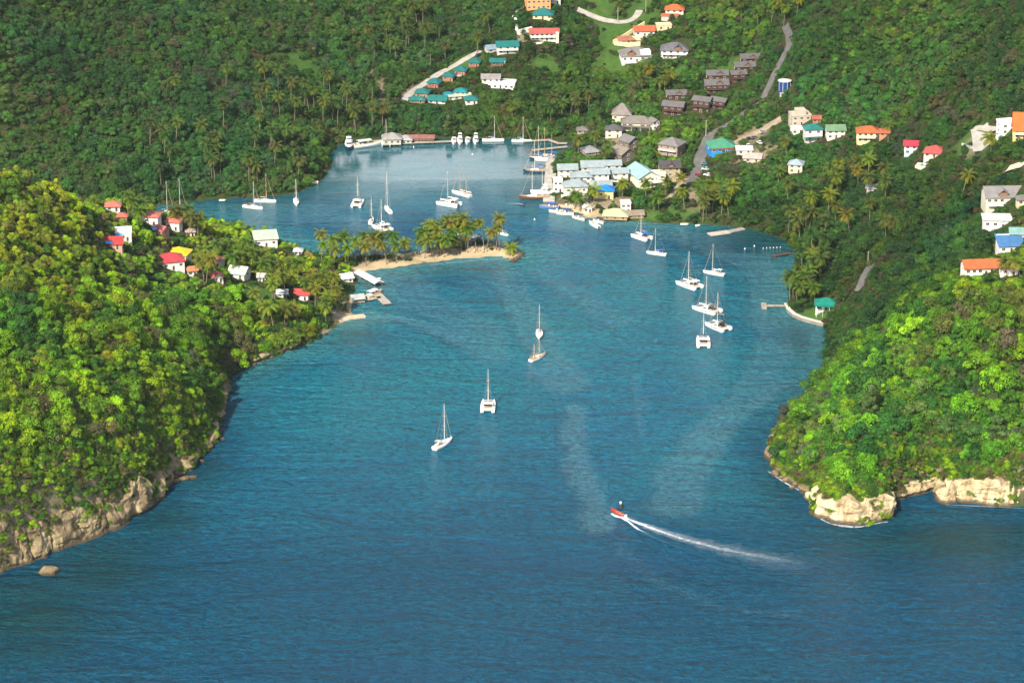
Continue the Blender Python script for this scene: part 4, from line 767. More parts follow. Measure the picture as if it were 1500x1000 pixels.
def motorboat(px, py, head, L, label, hull=bw, kind='cruiser', canopy=None, group='motor boats at the shore'):
    x, y = P(px, py); rt = place(x, y, head, 'motor_boat', label, 'motorboat', group); B = L * .31; fb = L * .1 + .25
    mb, secs = hull_mb(L, B, fb, .45, .9, 2.6, 0, .35); mb.build('hull', hull, rt)
    MB().loft([[(s[0][0] * .95, s[0][1], s[0][2] + .012), (s[7][0] * .95, s[7][1], s[7][2] + .012)] for s in secs], cap0=False, cap1=False).build('deck', bw if kind != 'open' else teak, rt)
    f = fb
    if kind in ('cruiser', 'fly'):
        c_ = MB().loft([[(-B*.38, -L*.2, f), (-B*.34, -L*.18, f + 1.6), (B*.34, -L*.18, f + 1.6), (B*.38, -L*.2, f)], [(-B*.36, L*.06, f), (-B*.31, L*.04, f + 1.55), (B*.31, L*.04, f + 1.55), (B*.36, L*.06, f)], [(-B*.27, L*.24, f), (-B*.2, L*.2, f + .5), (B*.2, L*.2, f + .5), (B*.27, L*.24, f)]]).build('cabin', bw, rt)
        for sx in (-1, 1): MB().add([(sx * (B*.365+.02), -L*.17, f + .75), (sx * (B*.34+.03), L*.05, f + .75), (sx * (B*.325+.02), L*.03, f + 1.3), (sx * (B*.345+.02), -L*.17, f + 1.35)], [(0,1,2,3)]).build('window', glass, c_)
        MB().add([(-B*.26, L*.165, f + .78), (B*.26, L*.165, f + .78), (B*.29, L*.065, f + 1.4), (-B*.29, L*.065, f + 1.4)], [(0,1,2,3)]).build('windscreen', glass, c_)
        MB().box((0, -L*.36, f + .03), (B * .7, L*.22, .06)).build('cockpit', teak, rt)
        if kind == 'fly':
            fl = MB().box((0, -L*.1, f + 1.9), (B * .62, L*.26, .6)).build('flybridge', bw, rt); MB().box((0, -L*.12, f + 3.6), (B*.6, L*.2, .08)).build('hardtop', bw, fl)
            p_ = MB()
            for sx in (-1, 1):
                for yy in (-.2, -.04): p_.tube([(sx * B*.28, L*yy, f + 2.1), (sx * B*.28, L*yy, f + 3.6)], .05, 5)
            p_.tube([(0, -L*.12, f + 3.6), (0, -L*.12, f + 5.2)], .04, 5); p_.build('tower', alu, fl)
        if canopy: MB().box((0, -L*.32, f + 1.7), (B*.72, L*.24, .08)).build('canopy', canopy, rt)
    elif kind == 'open':
        MB().box((0, L*.02, f + .45), (B*.3, L*.08, .9)).build('console', bw, rt)
        for yy in (-.2, -.33): MB().box((0, L*yy, f + .15), (B*.7, L*.05, .25)).build('bench', bw, rt)
        if canopy:
            cp_ = MB().loft([[(-B*.42, yy, f + 1.75), (0, yy, f + 2.0), (B*.42, yy, f + 1.75), (B*.42, yy, f + 1.69), (0, yy, f + 1.93), (-B*.42, yy, f + 1.69)] for yy in (-L*.36, L*.14)], close=True)
            for sx in (-1, 1):
                for yy in (-.34, .12): cp_.tube([(sx * B*.4, L*yy, f - .1), (sx * B*.4, L*yy, f + 1.72)], .035, 5)
            cp_.build('canopy', canopy, rt)
    MB().box((0, -L*.52, fb * .7), (.5, .45, .8)).box((0, -L*.52, -.1), (.16, .25, .9)).build('outboard_motor', black_c, rt)
    return rt
def dinghy(px, py, head, label, L=3.4, group='dinghies', col=rubber):
    x, y = P(px, py); rt = place(x, y, head, 'dinghy', label, 'dinghy', group)
    MB().tube([(-.65, -L*.5, .3), (-.7, 0, .3), (-.6, L*.3, .34), (0, L*.5, .5), (.6, L*.3, .34), (.7, 0, .3), (.65, -L*.5, .3)], .24, 8).build('tube', col, rt, True)
    MB().box((0, -.1, .14), (1.1, L*.8, .06)).build('floor', trim, rt); MB().box((0, -L*.5, .4), (.9, .08, .5)).box((0, -L*.57, .65), (.3, .3, .5)).build('outboard_motor', black_c, rt); MB().box((0, -L*.15, .42), (1.2, .25, .06)).build('bench', wood, rt)
    return rt
# --- the anchored boats of the bay
sailboat(649, 652, 33, 13.5, 'white sailing yacht nearest the camera, teal sail cover on its boom', 18.5, cover=surf((.02, .25, .38), 'teal_canvas', .8, .1, 1), stripe=None, bim=surf((.45, .40, .32), 'sand_canvas', .8, .1, 1))
catamaran(715, 597, 2, 12.5, 'white catamaran with open dark stern alone in mid bay', 17.5, group=None)
sailboat(788, 525, 38, 11.5, 'tan decked ketch with two masts in front of the other mid bay yacht', 9.5, masts=2, deck=teak, mast=wmast, cover=tan_c)
sailboat(790, 492, 180, 12, 'white yacht bow on towards the camera, behind the two masted ketch', 15.5, cover=navy, bim=navy)
catamaran(1030, 503, 2, 12.5, 'catamaran with deep blue cockpit windows, nearest of the right anchorage', 15.5, glassm=surf((.01, .02, .12), 'blue_tinted_glass', .2, .1, 1), cover=black_c)
catamaran(1052, 480, -38, 13, 'catamaran with black cockpit canopy, just behind the nearest right anchorage one', 17, top=black_c, cover=black_c)
catamaran(1036, 455, -48, 14, 'catamaran with dark bimini and sail bag, third in the right anchorage', 17, top=surf((.10, .11, .13), 'charcoal_canvas', .8, .2, 1), cover=black_c)
dinghy(1057, 461, 120, 'grey dinghy lying astern of the third catamaran in the right anchorage', 4.2)
sailboat(1046, 402, -62, 11.5, 'white single masted yacht with grey bimini, rearmost of the right anchorage', 15.5, bim=cloth, cover=cloth)
catamaran(1010, 419, -42, 13.5, 'white catamaran with bare tan boom, left of the right anchorage', 17.5, cover=tan_c)
sailboat(962, 373, -68, 10.5, 'white yacht with bright blue bimini and blue sail cover', 13.5, bim=blue_c)
catamaran(940, 349, -45, 11, 'small catamaran with bright blue canopy near the restaurant', 13, top=blue_c, cover=blue_c)
sailboat(737, 344, -55, 6.5, 'little white sailboat off the palm spit point', 9.0, group=None)
# --- the lagoon
LGN = 'yachts in the inner lagoon'
sailboat(370, 305, 112, 12, 'white yacht, left of the pair under the mangroves', 14.5, group=LGN, cover=black_c, bim=black_c)
sailboat(388, 296, 98, 12.5, 'white yacht with tan mast, right of the pair under the mangroves', 15.5, group=LGN, cover=surf((.35, .35, .36), 'grey_canvas', .8, .1, 1), mast=wmast)
sailboat(434, 298, 172, 11.5, 'white yacht seen bow on, right of the mangrove pair', 13.5, group=LGN)
motorboat(453, 269, 95, 9, 'white motor boat with dark canopy under the overhanging mangroves', canopy=black_c, kind='open', group=None)
dinghy(455, 259, 80, 'pale dinghy half under the mangroves behind the dark canopied boat', 3.2, col=trim)
dinghy(326, 294, 90, 'pale dinghy alone at the dark left end of the lagoon', 3.6, col=trim)
catamaran(524, 300, 8, 11.5, 'white catamaran with thin grey mast, alone on the left of the lagoon', 15, group=None, cover=black_c)
sailboat(544, 325, 6, 10, 'small dark decked yacht stern on, nearest the palms', 13.5, group=LGN, cover=black_c, bim=black_c)
sailboat(568, 309, -18, 11.5, 'yacht with tall white mast and dark hull stripe, right of the lagoon catamaran', 21, group=LGN, stripe=navy, cover=cloth)
catamaran(560, 336, -35, 13, 'catamaran half hidden behind the palms of the spit', 16, group=None)
catamaran(658, 300, -62, 13.5, 'white catamaran anchored just left of the two masted ketch in the lagoon', 18, group=None)
sailboat(676, 286, -50, 14, 'white ketch with tan masts in the middle of the lagoon', 17, masts=2, group=LGN, mast=wmast, cover=cloth)
dinghy(661, 289, 70, 'dark dinghy lying between the lagoon catamaran and the ketch', 3.4, col=black_c)
# --- moored along the far shore
motorboat(511, 216, 178, 15, 'big motor yacht with navy hull at the far left of the lagoon head', navy, 'fly', group=None)
motorboat(538, 214, 66, 16, 'long white tour boat with pale green awning beside the boathouse', bw, 'open', surf((.45, .58, .48), 'green_awning', .8, .1, 1), group=None)
catamaran(566, 213, 178, 11.5, 'white catamaran moored bow out at the boathouse', 15, group=None)
for lb, a, k_, h_ in [('low white cruiser, leftmost of the four moored in a row', 665, 'cruiser', 180), ('white sport fishing boat with tower, second of the four in a row', 674, 'fly', 178), ('white cruiser without tower, third of the four in a row', 685, 'cruiser', 182), ('tall white flybridge boat, rightmost of the four in a row', 697, 'fly', 180)]:
    motorboat(a, 209, h_, 9.5 if k_ == 'cruiser' else 10.5, lb, bw, k_, group='motor boats moored in a row at the lagoon head')
sailboat(722, 207, 92, 13, 'white yacht broadside at the lagoon head, right of the motor boat row', 14.5, group=LGN)
sailboat(764, 208, 95, 12, 'white yacht broadside at the left end of the pontoon', 14.5, group=LGN)
QG = 'yachts moored stern to the marina quay'
sailboat(791, 234, -80, 12, 'white yacht in the rear pair at the quay, left mast', 19, group=QG, hull=navy); sailboat(800, 236, -80, 13, 'cream yacht with two masts behind the marina', 18.5, masts=2, group=QG, mast=wmast)
motorboat(808, 230, -75, 9, 'boat with bright blue canopy behind the marina quay', bw, 'open', blue_c, group=None)
sailboat(786, 252, -88, 15, 'dark hulled yacht with tan deckhouse in the middle of the quay row', 17.5, group=QG, hull=navy, deck=teak, stripe=tan_c)
sailboat(783, 291, -90, 17, 'large dark hulled schooner with long bowsprit, front of the quay row', 18.5, masts=2, group=QG, hull=surf((.10, .055, .035), 'dark_brown_hull', .45, .2, 1), deck=teak, cover=cloth)
motorboat(795, 284, -88, 12, 'white motor yacht with layered cabin behind the front schooner', bw, 'fly', group=None)
dinghy(764, 301, -70, 'small dark dinghy under way left of the motor boats', 3.6, col=navy)
motorboat(805, 305, -86, 10, 'blue and white motor boat, left of the four off the small beach', surf((.08, .16, .42), 'blue_hull', .35, .1, 1, spec=.5), 'open', surf((.04, .08, .3), 'deep_blue_canvas', .8, .1, 1))
motorboat(816, 311, -84, 8, 'plain white motor boat behind the blue canopied ones', bw, 'open'); motorboat(828, 314, -82, 9, 'white motor boat with navy canopy off the small beach', bw, 'open', surf((.02, .05, .2), 'navy_canvas', .8, .1, 1))
motorboat(830, 304, -80, 9, 'peach coloured long boat drawn up at the small beach', surf((.66, .42, .30), 'peach_paint', .5, .15, 1), 'open'); motorboat(848, 321, -55, 8, 'boat under a dark navy canopy nearest the small pale hut', bw, 'open', navy)
motorboat(870, 331, -30, 9, 'white boat with red seats moored left of the green restaurant', bw, 'cruiser'); motorboat(877, 326, -50, 7, 'small navy canopied boat beside the restaurant jetty', bw, 'open', navy)
dinghy(1003, 329, 90, 'pale dinghy drawn up on the shore right of the restaurant', 4.5, col=trim); dinghy(1022, 331, 60, 'white rowing dinghy on the sand by the lawn', 3.4, col=trim)
# left dock
motorboat(548, 433, 38, 11, 'tour boat under a white canopy at the left dock', surf((.62, .5, .36), 'cream_hull', .5, .1, 1), 'open', cloth, group=None)
for a, b, q, lb in [(549, 412, 20, 'grey dinghy nearest the white roofed slip'), (554, 409, 60, 'pale dinghy outermost beside the slip'), (557, 414, 100, 'white dinghy tied at the slip end')]: dinghy(a, b, q, lb, 3.4, col=rubber if 'grey' in lb else trim)
# --- the red pirogue with its driver
red_b = surf((.42, .035, .02), 'red_boat_paint', .4, .12, .8, spec=.4)
spx, spy = P(905, 752)
def pirogue():
    rt = place(spx, spy, -42, 'water_taxi', 'narrow red open speedboat racing across the bay', 'motorboat', None); L, B = 7.6, 1.7
    mb, secs = hull_mb(L, B, .75, .7, .85, 2.2, 0, .3); mb.build('hull', red_b, rt)
    MB().loft([[(s[0][0] * .86, s[0][1], s[0][2] - .12), (s[7][0] * .86, s[7][1], s[7][2] - .12)] for s in secs[:8]], cap0=False, cap1=False).build('floor', wood, rt)
    MB().loft([[(s[0][0] * .96, s[0][1], s[0][2] + .02), (s[7][0] * .96, s[7][1], s[7][2] + .02)] for s in secs[7:]], cap0=False, cap1=False).build('foredeck', red_b, rt)
    for yy in (-2.6, -1.2, .3): MB().box((0, yy, .78), (1.7, .4, .08)).build('bench', surf((.5, .36, .12), 'yellow_bench', .7, .2, 1), rt)
    for sx in (-.35, .35): MB().box((sx, -4.5, .8), (.42, .5, .9)).build('outboard_motor', surf((.6, .6, .58), 'motor_cowl', .4, .1, 1), rt)
    rt.rotation_euler = (R(3), 0, R(42)); return rt
pirogue()
def buoy(px, py, label, cols, h=1.0, group=None):
    x, y = P(px, py); rt = empty('mooring_buoy', (x, y, 0), 0, label, 'buoy', group)
    MB().tube([(0, 0, -.4), (0, 0, h * .2), (0, 0, h * .55)], [.4 * h, .42 * h, .2 * h], 10).build('float', cols[0], rt, True); MB().tube([(0, 0, h * .55), (0, 0, h)], [.12 * h, .16 * h], 8).build('top_mark', cols[1], rt, True)
buoy(909, 743, 'tall dark marker buoy with white top just beyond the red speedboat', (black_c, bw), 2.6)
for a, b, lb in [(606, 216, 'small white buoy off the covered jetty'), (692, 227, 'pale buoy off the motor boat row'), (1091, 365, 'white buoy in the dark corner off the right shore'), (1105, 361, 'white buoy nearest the swimming floats'), (783, 322, 'white buoy in the narrows off the motor boats')]: buoy(a, b, lb, (bw, bw), .9)
for k in range(6): buoy(1118 + 5 * k, 364 - .3 * k, 'white float in the swimming line by the right shore', (bw, bw), .6, 'floats of the swimming line')
# ------------------------------------------------------------------ docks, quays and walls
grey_wood = surf((.36, .32, .27), 'grey_planks', .85, .35, .8); stone = surf((.44, .40, .34), 'sea_wall_stone', .9, .35, .5)
def dock(label, pts, w, name='jetty', cat='jetty', m=grey_wood, top=.95, th=.28, piles=True, group=None, rail=False):
    q = [P(a, b) for a, b in pts]; rt = empty(name, (q[0][0], q[0][1], 0), 0, label, cat, group); o = np.array(q[0]); mb = MB(); pl = []
    for i in range(len(q) - 1):
        a, b = np.array(q[i]) - o, np.array(q[i+1]) - o; L = np.hypot(*(b - a)); u = (b - a) / L; an = math.atan2(u[1], u[0]); c = (a + b) / 2
        mb.box((c[0], c[1], top - th / 2 + .004 * i), (L + w * .6, w, th), 0, an)
        n_ = max(1, int(L / 5))
        for k in range(n_ + 1):
            for s in (-1, 1): p = a + u * L * k / n_ + np.array([-u[1], u[0]]) * s * w * .46; pl.append(p)
    mb.build('deck', m, rt)
    if piles:
        for p in pl[:60]: MB().tube([(p[0], p[1], -2.5), (p[0], p[1], top + .35)], .13, 6).build('pile', wood, rt)
    return rt
d_ = dock('straight grey jetty with a post at its end, below the sea wall palms', [(1119, 450), (1151, 450)], 2.2); 
x, y = P(1119, 450); d2 = MB().box((0, 0, .6), (2.4, 5.5, 1.4)).tube([(-.6, -1.5, 1.3), (-.6, -1.5, 3.2)], .12, 6).build('end_platform', grey_wood, d_)
dock('short plank jetty out from the left beach hut', [(531, 442), (556, 438)], 2.4); dock('broad slanting landing stage at the end of the left jetty', [(553, 433), (566, 446)], 4.2, 'landing_stage', 'landing stage')
dock('long low jetty from the boathouse to the motor boat row', [(588, 212), (664, 209)], 2.2, group=None)
dock('crooked pontoon right of the broadside yachts', [(768, 209), (804, 207), (818, 212), (829, 212)], 2.2, 'pontoon', 'pontoon'); dock('straight pontoon nearer the marina quay', [(782, 222), (829, 217)], 2.2, 'pontoon', 'pontoon')
dock('long concrete marina quay', [(809, 232), (806, 262), (804, 294)], 6, 'quay', 'quay', concrete, 1.3, 1.6, False)
dock('left floating stage off the right beach', [(1042, 344), (1064, 341)], 4.5, 'floating_stage', 'pontoon', surf((.50, .42, .34), 'pale_planks', .85, .3, .8), .6, .5, False); dock('right floating stage joined to the shore off the right beach', [(1060, 342), (1087, 336)], 3.2, 'floating_stage', 'pontoon', grey_wood, .55, .5, False)
dock('small dark jetty in the shade of the right shore', [(1133, 377), (1156, 373)], 2.2, m=timber)
dock('low stone breakwater at the end of the left beach', [(498, 470), (515, 466), (531, 464)], 3.4, 'breakwater', 'breakwater', surf((.55, .45, .32), 'breakwater_stone', .9, .3, .5), .8, 1.6, False)
def wall(label, pts, h, m, name='wall', cat='wall', th=.8, sea=False, group=None, cap=None):
    q = [(*P(a, b), 0) if sea else G(a, b) for a, b in pts]; rt = empty(name, q[0], 0, label, cat, group); o = np.array(q[0]); vs = []; n_ = len(q)
    for i, p in enumerate(q):
        t_ = np.array(q[min(i+1, n_-1)][:2]) - np.array(q[max(i-1, 0)][:2]); t_ = t_ / np.hypot(*t_); nn = np.array([-t_[1], t_[0], 0]) * th / 2; c = np.array(p) - o
        vs += [c - nn + [0, 0, -3], c - nn + [0, 0, h], c + nn + [0, 0, h], c + nn + [0, 0, -3]]
    mb = MB().loft([vs[4*i:4*i+4] for i in range(n_)], close=True); mb.build('wall_body', m, rt)
    if cap:
        c2 = [(np.array(v) - (0, 0, 0)) for v in vs]; MB().loft([[c2[4*i+1] * 1 + (c2[4*i+1] - c2[4*i+2]) * .15 + [0, 0, .003], c2[4*i+1] + (c2[4*i+1] - c2[4*i+2]) * .15 + [0, 0, .25], c2[4*i+2] - (c2[4*i+1] - c2[4*i+2]) * .15 + [0, 0, .25], c2[4*i+2] - (c2[4*i+1] - c2[4*i+2]) * .15 + [0, 0, .003]] for i in range(n_)], close=True).build('coping', cap, rt)
    return rt
wall('curved sea wall with pale top round the palm lawn', [(1151, 449), (1155, 457), (1163, 464), (1174, 469), (1188, 473), (1207, 478)], 1.6, surf((.28, .25, .2), 'old_sea_wall', .9, .35, .4), 'sea_wall', 'sea wall', 1.4, True, cap=surf((.62, .58, .5), 'wall_coping', .8, .2, .5))
crw = surf((.74, .62, .36), 'cream_wall', .8, .2, .4); whw = surf((.70, .67, .60), 'white_wall', .8, .2, .4)
GW = 'cream garden terrace walls'
wall('long sloping cream boundary wall of the garden terraces', [(898, 66), (915, 56), (931, 46), (944, 38)], 2.2, crw, 'garden_wall', 'garden wall', .6, group=GW)
wall('upper straight cream terrace wall below the white gabled villa', [(918, 58), (932, 60), (942, 60)], 2.0, crw, 'garden_wall', 'garden wall', .6, group=GW); wall('lower straight cream terrace wall above the big white villa', [(900, 67), (920, 70), (938, 68)], 2.4, crw, 'garden_wall', 'garden wall', .6, group=GW)
wall('white ramp wall rising to the red roofed guest house', [(758, 53), (768, 49), (779, 46)], 2.4, whw, 'ramp_wall', 'wall', 2.0); wall('white stair wall left of the ramp below the orange block', [(755, 33), (757, 42), (757, 50)], 2.2, whw, 'stair_wall', 'wall', 1.6); wall('thin pale wall curving down left of the orange block', [(767, 12), (756, 20), (748, 32)], 1.0, whw, 'boundary_wall', 'wall', .5)
wall('white front parapet wall before the marina buildings', [(822, 290), (840, 291), (856, 290)], 1.6, surf((.6, .55, .48), 'parapet', .8, .2, .5), 'parapet_wall', 'wall', .5)
wall('low pale wall by the entrance drive on the right ridge', [(1409, 213), (1420, 217), (1430, 219)], 1.0, surf((.5, .5, .46), 'drive_wall', .8, .2, .5), 'drive_wall', 'wall', .5); wall('white yard wall right of the long white ridge house', [(1484, 324), (1500, 325)], 1.2, whw, 'yard_wall', 'wall', .5)
# long roofs on posts
def open_roof(label, a, b, w, h, rc, name, cat, z0=.9, posts=6, deck=True):
    p, q = P(*a), P(*b); c = ((p[0] + q[0]) / 2, (p[1] + q[1]) / 2); L = math.hypot(q[0] - p[0], q[1] - p[1]); an = math.atan2(q[1] - p[1], q[0] - p[0]); rt = empty(name, (c[0], c[1], 0), an, label, cat)
    r_ = roof_mb('gable', L, w, h, w * .2, .4).build('roof', surf(rc, 'roof_sheet', .6, .3, .35, stripes=1.6), rt)
    if deck: MB().box((0, 0, z0 - .15), (L, w, .3)).build('deck', grey_wood, rt)
    for k in range(posts):
        for s in (-1, 1): MB().tube([((k / (posts - 1) - .5) * L * .96, s * w * .45, -1.5), ((k / (posts - 1) - .5) * L * .96, s * w * .45, h + .05)], .11, 6).build('post', wood, rt)
    if deck:
        for s in (-1, 1): MB().box((0, s * w * .44, z0 + .9), (L * .96, .08, .1)).build('rail', trim, rt)
    x, y = c; u, v = proj(x, y, 0); LOW.append((u - 25, v - 12, u + 25, v + 1, y)); CLEAR.append((x, y, 5)); return rt
open_roof('long open jetty pavilion with red brown roof at the lagoon head', (596, 208), (636, 208), 5.5, 3.0, (.30, .13, .11), 'jetty_pavilion', 'pavilion', posts=8)
open_roof('long white slip roof running down to the water at the left dock', (526, 405), (555, 421), 4.5, 2.6, (.76, .75, .72), 'slip_roof', 'boat shelter', posts=5, deck=False)
open_roof('pale grey green roofed jetty hut with open front on the left beach', (514, 443), (532, 441), 6, 2.6, (.40, .45, .42), 'jetty_hut', 'hut', posts=4)
house('grey hip roofed boathouse on stilts at the lagoon head', 574, 215, 27, 1.6, 'hip', (.5, .46, .4), (.34, .33, .31), .7, 4, stilt=.4, name='boathouse', cat='boathouse', lim=3); house('low grey boathouse wing between the hip roof and the jetty pavilion', 594, 213, 20, 1.0, 'hip', (.5, .46, .4), (.38, .38, .38), .7, -4, stilt=.4, name='boathouse_wing', cat='boathouse', lim=3)
# two yachts whose masts stand above the trees of the near ridge
sailboat(243, 313, 80, 10.5, 'yacht hidden behind the near ridge, left mast above the trees', 17.5, group='yachts in the inner lagoon'); sailboat(262, 313, 95, 11, 'yacht hidden behind the near ridge, right mast above the trees', 19, group='yachts in the inner lagoon')
# ------------------------------------------------------------------ cliffs of bare rock along the shore
def rock_mat(name, a, b_, c_, dk):
    m = bpy.data.materials.new(name); t, n, l, bs = nodes(m); g_ = n.new('ShaderNodeNewGeometry').outputs['Position']
    mp = n.new('ShaderNodeMapping'); mp.inputs['Scale'].default_value = (1, 1, .35); l.new(g_, mp.inputs[0])
    n1 = noise(n, l, mp.outputs[0], .16, 6, .65, .6); n2 = noise(n, l, g_, .8, 6, .7)
    r_ = ramp(n, [(.32, dk), (.45, a), (.56, b_), (.72, c_)]); l.new(n1.outputs[0], r_.inputs[0])
    o_ = mix(n, l, r_.outputs[0], dk, fmath(n, l, 'MULTIPLY', ramp_f(n, l, n2.outputs[0], .52, .75), .5))
    sx = n.new('ShaderNodeSeparateXYZ'); l.new(g_, sx.inputs[0]); wet = n.new('ShaderNodeMapRange'); wet.inputs[1].default_value = .4; wet.inputs[2].default_value = 1.8; wet.inputs[3].default_value = .95; wet.inputs[4].default_value = 0; l.new(sx.outputs[2], wet.inputs[0])
    o_ = mix(n, l, o_, (.045, .035, .022), wet.outputs[0])
    l.new(o_, bs.inputs['Base Color']); bs.inputs['Roughness'].default_value = .9; bs.inputs['Specular IOR Level'].default_value = .15
    bp = n.new('ShaderNodeBump'); bp.inputs['Strength'].default_value = .7; bp.inputs['Distance'].default_value = .8; l.new(n2.outputs[0], bp.inputs['Height']); l.new(bp.outputs[0], bs.inputs['Normal']); return m
rock_l = rock_mat('cliff_rock', (.16, .12, .07), (.26, .205, .118), (.44, .36, .215), (.06, .05, .03)); rock_r = rock_mat('pale_bluff_rock', (.34, .26, .15), (.58, .47, .29), (.72, .61, .40), (.12, .085, .05))
def cliff(i0, i1, m, seed, hk=1.0, amp=1.0):
    seg = [(s[0], s[1]) for s in SH[i0:i1+1]]; w_ = np.array([P(*s) for s in seg]); hh = np.array([s[3] for s in SH[i0:i1+1]], float) * hk
    L = np.concatenate([[0], np.cumsum(np.hypot(*np.diff(w_, axis=0).T))]); n_ = int(L[-1] / .9); s = np.linspace(0, L[-1], n_)
    X = np.interp(s, L, w_[:, 0]); Y = np.interp(s, L, w_[:, 1]); Hh = np.interp(s, L, hh) * (.45 + 1.15 * fbm(s / 13, s * 0 + seed, seed))
    for _ in range(3): X[1:-1] = (X[:-2] + 2 * X[1:-1] + X[2:]) / 4; Y[1:-1] = (Y[:-2] + 2 * Y[1:-1] + Y[2:]) / 4
    T = np.stack([np.gradient(X), np.gradient(Y)], 1); T /= np.linalg.norm(T, axis=1)[:, None]
    for _ in range(6): T[1:-1] = (T[:-2] + 2 * T[1:-1] + T[2:]) / 4
    T /= np.linalg.norm(T, axis=1)[:, None]; O = np.stack([T[:, 1], -T[:, 0]], 1); rows = 26; vs = []
    for k in range(rows):
        q = k / (rows - 1); z = np.where(q < .8, (q / .8) * (Hh + 1.5) - 1.5, Hh + (q - .8) * 5 * .8)
        out = 1.4 * amp + 2.6 * amp * (fbm(s / 8 + seed, z / 16, seed) - .45) * 2 + .9 * amp * (fbm(s / 3.4, z / 2.2, seed + 7) - .45) * 2 + 1.5 * amp * (vnoise(s / 30 + 3, z / 1.9, seed + 9) - .5)
        ck = np.floor(s / 3.7 + 1.2 * vnoise(s / 9, z * 0, seed + 3)); cz = np.floor(z / 2.9 + .8 * hash2(ck, ck * 0, seed)); out = out + .85 * amp * (hash2(ck, cz, seed + 5) - .5)
        cr = vnoise(s / 5.5 + 4.1, s * 0 + z / 40, seed + 20); out = out - 1.5 * amp * np.clip(1 - abs(cr - .5) / .05, 0, 1) * np.clip(z / 3, 0, 1)
        bat = -np.clip(z, 0, None) * .20 - (np.clip(q - .8, 0, 1) * 5) ** 1.3 * 4.5
        out = out + bat - .9 * np.clip(1 - abs(z - .6) / .9, 0, 1)
        e = np.clip(np.minimum(s, L[-1] - s) / 6, 0, 1); out = out * e - (1 - e) * 3
        vs += [(X[i] + O[i, 0] * out[i], Y[i] + O[i, 1] * out[i], z[i] * 1.0) for i in range(n_)]
    fs = [(k*n_+i, k*n_+i+1, (k+1)*n_+i+1, (k+1)*n_+i) for k in range(rows-1) for i in range(n_-1)]
    o = MB().add(vs, fs).build('sea_cliff', m, None, False); return tag(o, kind='structure')
ix = [k for k, s in enumerate(SH)]
def si(px, py): return min(ix, key=lambda k: abs(SH[k][0] - px) + abs(SH[k][1] - py))
cliff(si(-250, 900), si(250, 695), rock_l, 3, .78, 1.15); cliff(si(243, 716), si(318, 622), rock_l, 5, .8, .9); cliff(si(318, 622), si(334, 552), rock_l, 15, .8, .8); cliff(si(362, 537), si(450, 502), rock_mat('shore_rock', (.30, .22, .14), (.42, .33, .22), (.5, .4, .27), (.1, .08, .06)), 25, .75, .5)
cliff(si(1122, 655), si(1186, 730), rock_l, 6, .42, .8); cliff(si(1186, 730), si(1304, 736), rock_r, 8, .9, 1.0); cliff(si(1304, 736), si(1384, 736), rock_r, 9, .7, .9); cliff(si(1372, 716), si(1900, 760), rock_r, 10, .8, 1.0); cliff(si(1165, 600), si(1122, 655), rock_l, 12, .5, .7)
# ------------------------------------------------------------------ boulders
def rock_mesh(seed):
    import bmesh
    bm = bmesh.new(); bmesh.ops.create_icosphere(bm, subdivisions=3, radius=1); r_ = random.Random(seed); pl = [Vector((r_.gauss(0, 1), r_.gauss(0, 1), r_.gauss(0, .7))).normalized() for _ in range(11)]
    for v in bm.verts:
        d = v.co.normalized(); k = 1.0
        for p in pl: k = min(k, .74 / max(.3, d.dot(p)) if d.dot(p) > .3 else 9)
        f = k if k < 1 else 1.0; nz = float(fbm(np.array(d.x * 2.5 + seed), np.array(d.y * 2.5 + d.z * 1.7), seed)) - .45
        v.co = d * f * (1 + .35 * nz); v.co.z *= .75
    me = bpy.data.meshes.new('rock'); bm.to_mesh(me); bm.free(); return me
RK = [[], []]
for mi, mm in enumerate((rock_l, rock_r)):
    for k in range(4): me_ = rock_mesh(k + 31 * mi); me_.materials.append(mm); RK[mi].append(me_)
spit_rock = rock_mat('dark_spit_rock', (.12, .095, .07), (.19, .15, .11), (.28, .23, .16), (.05, .04, .03)); RK.append([])
for k in range(3): me_ = rock_mesh(k + 70); me_.materials.append(spit_rock); RK[2].append(me_)
def rock(px, py, wpx, k, label, group=None, tall=.7, rz=None):
    x, y = P(px, py); w = wpx * y / FPX / CP / 2; o = link('rock', RK[k][rnd.randrange(len(RK[k]))], None, (x, y, .1)); o.scale = (w, w * .8, w * tall); o.rotation_euler = (0, 0, rnd.uniform(0, 6.28) if rz is None else rz); tag(o, label, 'rock', group)
rock(70, 838, 38, 0, 'lone pale rock islet off the foot of the left cliff', None, .62, 0)
rock(1187, 730, 27, 1, 'big brown boulder standing just left of the pale bluff', None, 1.15)
for a, b, w_, lb in [(312, 640, 27, 'largest flat boulder of the point below the left headland'), (299, 647, 18, 'boulder behind the largest one on the left point'), (325, 643, 11, 'small outer boulder at the tip of the left point')]: rock(a, b, w_, 0, lb, None, .6)
for a, b, w_ in [(262, 695, 21), (275, 686, 24), (282, 700, 16), (258, 705, 17), (296, 676, 9), (294, 660, 11), (270, 702, 20), (252, 700, 18)]: rock(a, b, w_, 0, 'brown boulder in the heap below the left headland cliff', 'boulders below the left headland', .8)
for a, b, w_ in [(1135, 694, 21), (1148, 692, 15), (1152, 704, 17), (1168, 708, 20), (1176, 715, 25), (1160, 714, 13), (1144, 700, 12)]: rock(a, b, w_, 1, 'pale boulder in the heap left of the headland bluff', 'boulders left of the pale bluff', .65)
for a, b, w_ in [(1140, 663, 17), (1129, 663, 19)]: rock(a, b, w_, 1, 'cream rock at the small point under the right headland wood', 'rocks of the small right point', .85)
